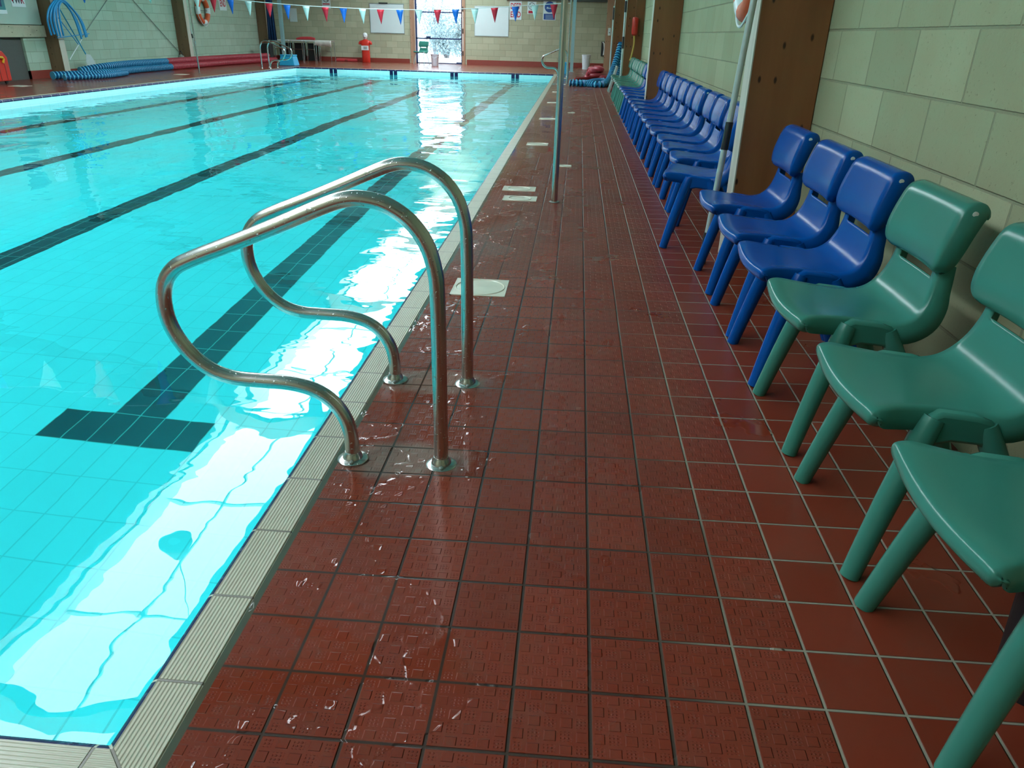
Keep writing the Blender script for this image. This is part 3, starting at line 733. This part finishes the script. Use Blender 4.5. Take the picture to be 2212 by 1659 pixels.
g = MB(); g.tube([(.03, -.015, .11), (0, -.015, .05), (.05, -.015, .01)], .014, 6).tube([(0, -.015, .05), (-.055, -.015, .03)], .012, 6).tube([(.02, -.015, .09), (-.04, -.015, .08)], .009, 6).tube([(.02, -.015, .09), (.065, -.015, .06)], .009, 6); g.build('figure', M['signblack'], e)
MB().box((-.13, -.016, -.19), (.13, -.012, -.10)).build('band', M['signred'], e, smooth=False)
e = board('sign', -1.57, -1.08, 1.655, 2.33, yw, 'tall blue and white safety notice beside the right flag pole', 'sign', 'white', None)
disc((0, .125), .19, 'signblue', e, 'disc'); disc((-.08, .09), .035, 'white', e, 'pictogram', y=-.019)
MB().box((-.12, -.021, .06), (.1, -.018, .1)).build('pictogram', M['signpale'], e, smooth=False)
MB().box((-.215, -.016, -.31), (.215, -.012, -.11)).build('text_panel', M['signblue'], e, smooth=False)
g = MB()
for k in range(5): g.box((-.15, -.018, -.16-.03*k), (.15, -.016, -.15-.03*k))
g.build('print', M['signpale'], e, smooth=False)
e = board('sign', -10.27, -9.93, 1.88, 2.42, yw, 'white no entry pictogram sign above the chrome tables', 'sign', 'white', None)
disc((0, .08), .13, 'signblack', e, 'ring', .112); g = MB(); g.tube([(-.085, -.016, .165), (.085, -.016, -.005)], .009, 6).tube([(-.05, -.015, .0), (.0, -.015, .12), (.05, -.015, .0)], .009, 6); g.build('figure', M['signblack'], e)
MB().box((-.14, -.016, -.13), (.14, -.012, -.09)).build('band', M['signred'], e, smooth=False)
board('notice', -11.62, -11.32, 1.38, 1.86, yw, 'small pale blue paper notice left of the blank whiteboard', 'notice', 'white', None)
def boardL(y0, y1, z0, z1, label, name='sign', mat='white', cat='sign'):
    e = empty(name, (WALLL+.001, (y0+y1)/2, (z0+z1)/2), label, cat); e.rotation_euler = (0, 0, math.pi/2)
    w, h = (y1-y0)/2, (z1-z0)/2; MB().box((-w, -.012, -h), (w, 0, h)).build('panel', M[mat], e, smooth=False); return e
e = boardL(26.2, 26.75, 1.645, 2.3, 'white sign with DEEP END lettering on the left wall past the lifebuoy')
text_mesh('lettering', 'DEEP', .2, M['signred'], e, (0, -.014, .16), FR, .004); text_mesh('lettering', 'END', .2, M['signred'], e, (0, -.014, -.12), FR, .004).scale = (1.1, 1.4, 1)

# switch on last post, dispenser on far wall
e = empty('switch', (.93, 28.29, 1.30), 'white switch plate on the farthest right timber post', 'switch')
MB().box((-.05, -.02, -.12), (.05, 0, .12)).build('plate', M['whitep'], e, smooth=False, bevel=.008); MB().lathe([(.018, 0), (.018, .008), (.001, .008)], (0, -.02, -.03), 12, Matrix.Rotation(math.pi/2, 4, 'X')).build('button', M['black'], e)
e = empty('telephone', (.84, WALLF-.002, .72), 'black and white wall telephone beside the farthest timber post', 'telephone')
MB().box((-.09, -.08, -.28), (.09, 0, .24)).build('body', M['dark'], e, smooth=False, bevel=.01); MB().tube([(.0, -.11, .2), (.03, -.12, .0), (.01, -.11, -.24)], .025, 10, 4).build('handset', M['whitep'], e)
MB().tube([(-.05, -.1, .22), (-.02, -.11, .20), (.0, -.11, .2)], .02, 8).build('hook', M['whitep'], e)

def tub(x, y, r0, r1, h, mat, label):
    e = empty('bucket', (x, y, fz(x) if x > -1 else 0), label, 'bucket')
    MB().lathe([(r0*.3, .006), (r0, 0), (r1, h), (r1*1.05, h), (r1*1.05, h-.02), (r1*1.0, h-.02), (r1*.97, h-.005), (r0*.95, .01), (r0*.2, .01)], (0, 0, 0), 28).build('body', mat, e, sharp=50)
    MB().tube([(-r1*1.02, 0, h-.03), (-r1*.6, -r1*.95, h-.10), (0, -r1*1.12, h-.13), (r1*.6, -r1*.95, h-.10), (r1*1.02, 0, h-.03)], .004, 6, 4).build('handle', M['whitep'], e)
tub(-5.45, 28.9, .12, .155, .40, M['bucket'], 'translucent bucket standing on the sunlit floor before the door')
tub(.18, 29.3, .13, .165, .50, M['tub'], 'tall white bucket by the far wall on the right')

# ------------------------------------------------------------------ rescue manikin torso
e = empty('rescue_manikin', (-8.46, 30.4, 0), 'red rescue training manikin with a white head standing at the far wall', 'manikin')
prof = [(0, .15, .10), (.02, .155, .11), (.25, .155, .11), (.50, .145, .105), (.62, .165, .11), (.70, .20, .11), (.765, .19, .10), (.80, .10, .07), (.83, .06, .055)]
v = []; f = []; n = 20
for z, a, b in prof:
    for k in range(n):
        q = 2*math.pi*k/n; cc, s_ = math.cos(q), math.sin(q); ex = .6
        v.append((a*math.copysign(abs(cc)**ex, cc), b*math.copysign(abs(s_)**ex, s_), z))
for i in range(len(prof)-1):
    for k in range(n): f.append((i*n+k, i*n+(k+1) % n, (i+1)*n+(k+1) % n, (i+1)*n+k))
f.append(tuple(range(n))[::-1]); f.append(tuple(range((len(prof)-1)*n, len(prof)*n)))
mesh_obj('torso', v, f, M['red'], e, True, 60)
for s in (-1, 1): MB().tube([(s*.15, 0, .73), (s*.21, -.02, .70), (s*.225, -.03, .64)], .05, 12, 4, [.06, .055, .042]).build('arm_stump', M['red'], e)
hd = MB().lathe([(.035, .80), (.045, .84), (.07, .87), (.088, .92), (.092, .96), (.085, 1.01), (.06, 1.045), (.02, 1.06), (.001, 1.06)], (0, 0, 0), 20).build('head', M['whitep'], e)
MB().tube([(0, -.088, .95), (0, -.106, .925), (0, -.09, .91)], .014, 8).build('nose', M['whitep'], hd); MB().box((-.03, -.092, .885), (.03, -.08, .893)).build('mouth', M['rod'], hd, smooth=False)
for s in (-1, 1): MB().lathe([(.012, 0), (.008, .006), (.001, .008)], (s*.035, -.078, .965), 8, Matrix.Rotation(math.pi/2, 4, 'X')).build('eye', M['rod'], hd)
MB().box((-.145, -.122, .44), (.145, -.108, .60)).build('number_panel', M['whitep'], e, smooth=False)
g = MB()
for k in range(3): g.box((-.05+.045*k, -.125, .47), (-.02+.045*k, -.122, .57))
g.build('print', M['rod'], e, smooth=False)

for k, (x_, w_) in enumerate(((-11.7, .22), (-11.12, .18), (-10.6, .17))):  # dark boxes added to stand in for the darkness under the nested tables
    e = empty('shade_box', (x_, 30.45, 0), 'dark box added as the shade under the chrome tables, %s of three' % ('leftmost', 'middle', 'rightmost')[k], 'shade box', 'dark boxes added as shade under the chrome tables')
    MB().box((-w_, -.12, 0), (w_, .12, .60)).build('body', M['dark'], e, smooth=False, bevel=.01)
    MB().box((-w_-.008, -.128, .60), (w_+.008, .128, .63)).build('box_top', M['dark'], e, smooth=False, bevel=.006)
# red foam mat on floor, folding tables, case, curtain
e = empty('foam_float', (-9.35, 30.75, 0), 'red foam float lying on the floor at the foot of the far wall', 'float')
MB().box((-.42, -.10, 0), (.42, .10, .10)).build('slab', M['pink'], e, smooth=False, bevel=.03)
MB().box((-.06, -.104, .02), (.06, -.1, .07)).build('hand_hole', M['skirt'], e, smooth=False)
def frame_table(x0, x1, y, label, z=.70):
    e = empty('nesting_table', ((x0+x1)/2, y, 0), label, 'table', 'chrome legged tables'); w = (x1-x0)/2
    MB().box((-w, -.28, z), (w, .28, z+.04)).build('tabletop', M['whitep'], e, smooth=False, bevel=.006)
    for sx in (-1, 1):
        for sy in (-1, 1): MB().tube([(sx*(w-.02), sy*.25, z), (sx*(w-.0)+sx*.0, sy*.26, 0)], .014, 8).build('leg', M['chrome'], e)
    MB().tube([(-w+.02, -.25, z*.42+.12), (w-.02, -.25, z*.42+.12)], .012, 8).build('stretcher', M['chrome'], e)
    return e
frame_table(-12.0, -11.42, 30.3, 'chrome legged table in the far left corner, leftmost of three under the wall sign')
frame_table(-11.38, -10.88, 30.3, 'chrome legged table in the far left corner, middle of three')
frame_table(-10.84, -10.40, 30.3, 'chrome legged table next to the one under the white cloth')
e = empty('cloth_table', (-10.05, 30.3, 0), 'table with a white cloth hanging over its front beside the red float', 'table', 'chrome legged tables')
MB().box((-.32, -.28, .70), (.30, .28, .74)).build('tabletop', M['whitep'], e, smooth=False)
for sx in (-1, 1):
    for sy in (-1, 1): MB().tube([(sx*.28, sy*.25, .70), (sx*.30, sy*.26, 0)], .014, 8).build('leg', M['chrome'], e)
MB().tube([(.08, -.25, .36), (.28, -.25, .35)], .012, 8).build('stretcher', M['chrome'], e)
v = []; f = []
for i in range(15):
    u = -.34+.68*i/14
    dz = .02*math.sin(i*1.1)-(.09 if i > 11 else 0)*(i-11)/3
    v += [(u, .29, .748), (u, -.29, .748+.002*math.sin(i)), (u, -.302, .70), (u, -.305-.008*math.sin(i*1.7), .56+dz)]
for i in range(14):
    for k in range(3): f.append((i*4+k, i*4+k+1, (i+1)*4+k+1, (i+1)*4+k))
o = mesh_obj('table_cover', v, f, M['cloth'], None, True); o.location = (-10.05, 30.3, 0); m = o.modifiers.new('thickness', 'SOLIDIFY'); m.thickness = .003
tag(o, 'white cloth draped over the rightmost chrome legged table', 'cloth')
o = MB().tube([(-.38, 0, .02), (-.2, 0, .045), (0, .02, .05), (.2, 0, .05), (.36, -.02, .03)], .05, 12, 4, [.03, .05, .055, .055, .04]).build('rescue_tube', M['pink']); o.location = (-10.75, 30.15, .76); tag(o, 'red foam rescue tube lying on top of the chrome legged tables', 'float')
e = empty('wheeled_case', (-11.75, 28.6, 0), 'black upright wheeled case behind the far left grab rails', 'case')
MB().box((-.2, -.16, .05), (.2, .16, .62)).build('body', M['dark'], e, smooth=False, bevel=.04)
for s in (-1, 1): MB().lathe([(.04, -.015), (.04, .015)], (s*.15, -.13, .04), 14, Matrix.Rotation(math.pi/2, 4, 'Y')).build('wheel', M['black'], e)
MB().tube([(-.1, .1, .6), (-.1, .12, .75), (.1, .12, .75), (.1, .1, .6)], .012, 8).build('handle', M['dark'], e)
v = []; f = []
for i in range(25):
    u = i/24; v += [(-.17+.34*u, .035*math.sin(u*22), 0), (-.14+.28*u, .04*math.sin(u*22+.4), 1.1), (-.10+.2*u, .03*math.sin(u*22), 2.2)]
for i in range(24):
    for k in range(2): f.append((i*3+k, i*3+k+1, (i+1)*3+k+1, (i+1)*3+k))
o = mesh_obj('curtain', v, f, M['curtain'], None, True); o.location = (-11.72, 29.2, .72); m = o.modifiers.new('thickness', 'SOLIDIFY'); m.thickness = .006; tag(o, 'dark blue cloth hanging by the timber post in the far left corner', 'curtain')

# ------------------------------------------------------------------ lane ropes (ribbed discs threaded on a line)
def rope(segs, r, label, group, pitch=.085, name='lane_rope'):
    P, _ = catmull([Vector(p) for p in segs], 14)
    L = [0]
    for a, b in zip(P, P[1:]): L.append(L[-1]+(b-a).length)
    tot = L[-1]; n = int(tot/pitch)*4; Q = []; j = 0
    for i in range(n+1):
        s = tot*i/n
        while j < len(L)-2 and L[j+1] < s: j += 1
        Q.append(P[j].lerp(P[j+1], (s-L[j])/max(1e-6, L[j+1]-L[j])))
    return Q
def disc_rope(segs, r, cols, label, group):
    Q = rope(segs, r, label, group); e = empty('lane_rope', Q[0], label, 'lane rope', group); o0 = Q[0]
    cut = [0]+[int(len(Q)*c) for c, _ in cols]
    for (c, mt), a, b in zip(cols, cut, cut[1:]):
        q = Q[a:min(len(Q), b+1)]
        if len(q) < 4: continue
        rad = [r*(1.12, 1.12, .70, .66)[(i+a) % 4] for i in range(len(q))]
        o = MB().tube([p-o0 for p in q], r, 10, 0, rad).build('disc_run', M[mt], e, sharp=25)
        o.data.materials.append(M['ropedark' if mt == 'ropeblue' else 'ropedred'])  # disc highlights and groove shade put into alternating rib colours
        for i, pl in enumerate(o.data.polygons):
            if i < (len(q)-1)*10 and (i//10+a) % 4 in (1, 2, 3) and mt == 'ropeblue': pl.material_index = 1
            elif i < (len(q)-1)*10 and (i//10+a) % 4 == 2: pl.material_index = 1
    return e
GL = 'lane ropes laid along the left wall'
disc_rope([(-11.75, 16.0, .085), (-11.5, 16.8, .085), (-11.40, 17.8, .085), (-11.58, 18.8, .085), (-11.64, 20.5, .085), (-11.66, 23, .085), (-11.6, 26, .085), (-11.3, 28.2, .085)], .078, [(.42, 'ropeblue'), (1, 'ropered')], 'lane rope on the left deck nearest the water, blue turning to red', GL)
disc_rope([(-11.86, 17.2, .13), (-11.68, 17.9, .20), (-11.72, 19.2, .225), (-11.74, 21, .225), (-11.76, 23.2, .225), (-11.70, 26, .225), (-11.5, 28.0, .225)], .078, [(.36, 'ropeblue'), (1, 'ropered')], 'lane rope on the left deck heaped on top of the others, blue turning to red', GL)
disc_rope([(-11.88, 18.3, .085), (-11.86, 19.2, .085), (-11.85, 20, .085), (-11.86, 22, .085), (-11.84, 24, .085), (-11.8, 27.6, .085)], .078, [(.40, 'ropeblue'), (1, 'ropered')], 'lane rope on the left deck closest to the wall, blue turning to red', GL)
disc_rope([(-11.35, 15.8, .07), (-11.15, 16.2, .07), (-11.0, 16.8, .07), (-11.1, 17.5, .07), (-11.2, 18.0, .07)], .06, [(1, 'ropeblue')], 'short blue rope end bent forward on the left deck beneath the hoses', GL)
GR = 'blue lane ropes piled at the far end of the chairs'
disc_rope([(-.28, 19.0, .09), (-.05, 18.95, .085), (.15, 19.1, .085), (.35, 19.9, .085), (.55, 20.3, .085), (.75, 20.3, .09)], .075, [(1, 'ropeblue')], 'blue lane rope stretched toward the pool from the pile beyond the chairs', GR)
disc_rope([(-.22, 19.22, .09), (.05, 19.2, .085), (.22, 18.9, .085), (.38, 18.7, .085), (.55, 18.8, .10), (.62, 19.2, .12), (.66, 19.9, .10), (.74, 20.5, .14), (.86, 21.05, .40), (.95, 21.35, .68), (1.03, 21.6, .98)], .075, [(1, 'ropeblue')], 'blue lane rope curling on the floor then rising to lean on a timber post', GR)
disc_rope([(.93, 20.75, .10), (1.0, 21.2, .38), (1.07, 21.62, .74)], .075, [(1, 'ropeblue')], 'short blue lane rope hanging beside the curled one on the timber post', GR)
e = empty('rope_pile', (.42, 22.3, fz(.4)), 'crumpled red rope heap on the floor beyond the blue lane ropes', 'rope')
for k in range(5):
    pts = [(.30*math.cos(a*1.3+k)*(1-.12*k)+random.uniform(-.05, .05), .45*math.sin(a*1.1+k*2)+random.uniform(-.06, .06), .06+.055*k+random.uniform(0, .03)) for a in range(7)]
    MB().tube(pts, .06, 10, 5).build('coil', M['ropered'], e)
MB().tube([(-.2, -.4, .05), (-.5, -.9, .05), (-.6, -1.4, .04)], .045, 8, 4).build('coil', M['ropered'], e)
e = empty('folding_sunbed', (.62, 17.35, fz(.6)), 'dark green folded board leaning beside the farthest green chairs', 'board')
Mx = Matrix.Rotation(math.radians(16), 4, 'Y')
MB().box((-.015, -.3, 0), (.015, .3, .55), Mx).build('board', M['dkgreen'], e, smooth=False)
MB().box((-.018, -.31, 0), (.018, -.30, .56), Mx).box((-.018, .30, 0), (.018, .31, .56), Mx).box((-.018, -.31, .55), (.018, .31, .56), Mx).build('rim', M['poleal'], e, smooth=False)

e = empty('black_object', (.865, .245, fz(.865)), 'unidentified black object, given a bin shape, under the green chair nearest the camera, at the right frame edge', 'object')  # unidentified black thing at the frame edge, bin shape made up
MB().lathe([(.06, 0), (.072, .22), (.078, .23), (.078, .245), (.066, .245), (.06, .03)], (0, 0, 0), 24).build('body', M['black'], e); MB().lathe([(.076, .246), (.080, .250), (.076, .254)], (0, 0, 0), 24).build('rim', M['rod'], e)
# throw bag on the third post, pole pair on the fourth
e = empty('throw_bag', (.98, 15.64, 1.35), 'red throw bag with a yellow rope tail hanging on a timber post', 'throw bag')
v = MB().lathe([(.02, .17), (.05, .165), (.062, .14), (.058, .02), (.062, -.08), (.058, -.14), (.035, -.16), (.02, -.165)], (0, -.085, 0), 16).build('bag', M['red'], e)
MB().tube([(0, -.06, .16), (0, -.02, .6), (0, -.01, .9)], .006, 6).build('lanyard', M['wood'], e)
MB().tube([(.0, -.085, -.15), (.01, -.08, -.3), (-.005, -.08, -.45), (-.03, -.09, -.58), (-.045, -.09, -.62)], .016, 8, 4).build('rope_tail', M['yrope'], e)
pole('reaching_pole', (.765, 15.35, .04), (.770, 15.60, 1.85), .02, M['poleal'], 'pale reaching pole with black grips standing against the red bag timber post', 'pole', ((.5, .62), (.86, .97)))
o = pole('reaching_pole', (.770, 21.4, .04), (.775, 21.7, 1.9), .018, M['poleal'], 'pale reaching pole against the timber post where blue ropes lean', 'pole', ((.82, .98),))

def lifebuoy(loc, rot, label, R=.34):
    e = empty('lifebuoy', loc, label, 'lifebuoy'); e.rotation_euler = rot
    for k in range(8):
        a0 = math.pi/4*k-(.28 if k % 2 == 0 else .505); a1 = math.pi/4*k+(.28 if k % 2 == 0 else .505)
        pts = [(R*math.cos(a0+(a1-a0)*i/8), 0, R*math.sin(a0+(a1-a0)*i/8)) for i in range(9)]
        MB().tube(pts, .075, 14).build('white_band' if k % 2 == 0 else 'orange_segment', M['whitep' if k % 2 == 0 else 'orange'], e)
    pts = [((R+.09+.02*math.cos(4*a))*math.cos(a), -.03, (R+.09+.02*math.cos(4*a))*math.sin(a)) for a in [2*math.pi*i/48 for i in range(49)]]
    MB().tube(pts, .010, 6).build('grab_line', M['cord'], e)
    MB().tube([(-R, -.01, 0), (R, -.01, 0)], .015, 6).build('bracket', M['rod'], e)
lifebuoy((WALLL+.09, 24.75, 1.60), (0, 0, math.pi/2), 'orange and white lifebuoy hanging on the left wall')
lifebuoy((1.07, 5.02, 1.62), (0, .40, -math.pi/2), 'orange lifebuoy on the right wall cut off by the top of frame', .27)

# ------------------------------------------------------------------ left wall items
pole('reaching_pole', (-11.88, 23.3, .02), (-12.0, 23.1, 2.0), .018, M['poleal'], 'long white reaching pole with black grips beside the lifebuoy', 'pole', ((.40, .46), (.80, .90)), .05)
pole('thin_stick', (-12.0, 17.1, .37), (-12.2, 18.05, .80), .011, M['whitep'], 'thin white stick leaning by the post with the blue hoses', 'stick')
e = empty('bag', (-12.12, 22.70, 0), 'small grey bag at the foot of the post beside the lifebuoy', 'bag')
MB().lathe([(.10, 0), (.13, .05), (.12, .2), (.08, .32), (.03, .36), (.001, .36)], (0, 0, 0), 12).build('body', M['bag'], e); MB().tube([(-.06, 0, .33), (0, 0, .46), (.06, 0, .33)], .012, 6, 4).build('handle', M['dark'], e)
for (a, b, lb) in (((-12.27, 23.05, .33), (-12.27, 19.6, 2.5), 'thin diagonal steel brace cable meeting the post by the lifebuoy'), ((-12.27, 18.2, .85), (-12.27, 21.0, 2.6), 'thin diagonal steel brace cable rising from behind the blue handled net')):
    e = empty('brace_cable', a, lb, 'cable', 'wall brace cables'); MB().tube([(0, 0, 0), Vector(b)-Vector(a)], .009, 8).build('cable', M['rod'], e)
# blue hoses over the first left post
HG = 'blue hoses hooked over the left post'
hk = empty('wall_hook', (-11.92, 16.85, 1.60), 'dark hook holding the blue hoses on the left timber post', 'hook'); MB().tube([(0, 0, 0), (.12, .0, .02), (.16, 0, .06)], .012, 6, 3).build('hook', M['dark'], hk)
hl = ['outermost', 'second', 'third', 'fourth', 'fifth', 'innermost']
for k in range(6):
    w_ = .58-.07*k; zb = .90+random.uniform(-.06, .04); dx = -11.90+.028*(k % 3)+.05; s0 = -1
    pts = [(dx, 16.98-w_*.98, zb), (dx+.02, 16.95-w_, zb+.32), (dx+.02, 16.93-w_*.62, 1.48), (dx+.03, 16.95, 1.64-.012*k), (dx+.02, 17.02+w_*.62, 1.42), (dx, 17.10+w_*.95, zb+.28), (dx, 17.15+w_, zb-.02+random.uniform(-.04, .04))]
    o = MB().tube([(p[0]-dx, p[1]-16.95, p[2]) for p in pts], .021, 10, 6).build('hose', M['hose']); o.location = (dx, 16.95, 0)
    tag(o, 'blue hose looped over the post hook, %s of six' % hl[k], 'hose', HG)
for k, (a, b, lb) in enumerate((((-11.85, 16.6, .84), (-11.8, 17.75, .93), 'thin blue strap level across the bottom of the hoses'), ((-11.82, 16.75, 1.25), (-11.8, 17.25, .70), 'thin blue strap slanting down between the hoses'))):
    o = MB().tube([(0, 0, 0), Vector(b)-Vector(a)], .011, 6).build('strap', M['hose']); o.location = a; tag(o, lb, 'strap')
# net / paddle
e = empty('pool_net', (-12.0, 17.9, .02), 'flat grey net head on a blue handle leaning against the left wall', 'net')
MB().tube([(-.05, -.05, .45), (-.22, -.62, 1.7)], .014, 8).build('handle', M['bluebox'], e)
MB().prism([(-.12, .46), (.05, .44), (.16, .30), (.24, .02), (.0, 0), (-.13, .12), (-.18, .28)], -.004, .004, 'x').build('net_head', M['greyp'], e, bevel=.003)
# red wheeled box with yellow handle
e = empty('wheeled_box', (-11.9, 14.2, 0), 'red wheeled box with a yellow handle on the left deck', 'box')
b = MB(); b.prism([(-.45, .06), (.30, .06), (.31, .50), (.20, .62), (-.32, .62), (-.45, .52)], -.30, .30, 'x'); b.build('body', M['red'], e, smooth=False, bevel=.02)
MB().tube([(.315, -.25, .40), (.335, -.24, .50), (.335, .12, .50), (.315, .13, .40)], .022, 8, 3).build('handle', M['yellow'], e)
g = MB()
for k in range(4): g.box((.30, -.34+.17*k, .08), (.306, -.325+.17*k, .38))
g.build('ribs', M['skirt'], e, smooth=False)
for s in (-.3, .25): MB().lathe([(.035, -.015), (.035, .015)], (.2, s, .035), 14, Matrix.Rotation(math.pi/2, 4, 'Y')).build('wheel', M['black'], e)
# kiosk hatch: pale panel, timber beam, dark sheet for the recess shade
xk = -12.26
o = MB().box((xk, 12.2, 1.10), (xk+.04, 16.70, 2.9)).build('hatch_panel', M['panel'], smooth=False); structure(o, 'pale hatch panel above the beam'); o.name = 'wall_hatch'
o = MB().box((xk-.02, 12.2, .85), (xk+.08, 16.72, 1.085)).build('trim_20', M['beam'], smooth=False); structure(o)
o = MB().box((WALLL, 15.98, 0), (xk+.03, 16.72, .85)).build('wall_kiosk', M['blockl_bounce'], smooth=False); structure(o)
o = MB().box((WALLL, 15.98, 0), (xk+.04, 16.72, .17)).build('baseboard_kiosk', M['skirt'], smooth=False); structure(o)
o = MB().box((WALLL, 12.2, .0), (WALLL+.02, 15.97, .85)).build('wall_recess_shade', M['slate'], smooth=False); structure(o)  # flat dark sheet on the solid wall, painting the shade of a recess
e = empty('poster', (xk+.045, 16.08, 1.72), 'white paper sign with dark and red lettering, lower edge in view top left', 'poster'); e.rotation_euler = (0, 0, math.pi/2)
MB().box((-.22, -.004, -.28), (.22, 0, .28)).build('sheet', M['whitep'], e, smooth=False)
text_mesh('lettering', 'TWI', .17, M['signblack'], e, (-.05, -.006, -.16), FR, .003); text_mesh('lettering', 'R', .17, M['signred'], e, (.13, -.006, -.16), FR, .003)
e = empty('poster', (xk+.045, 15.36, 1.67), 'teal bordered poster at the far top left with a white strip below', 'poster'); e.rotation_euler = (0, 0, math.pi/2)
MB().box((-.35, -.004, -.3), (.28, 0, .5)).build('sheet', M['poster'], e, smooth=False); MB().box((-.35, -.007, -.38), (.30, 0, -.3)).build('strip', M['whitep'], e, smooth=False); MB().box((-.35, -.008, -.24), (.18, -.004, .45)).build('photo', M['dkframe'], e, smooth=False)
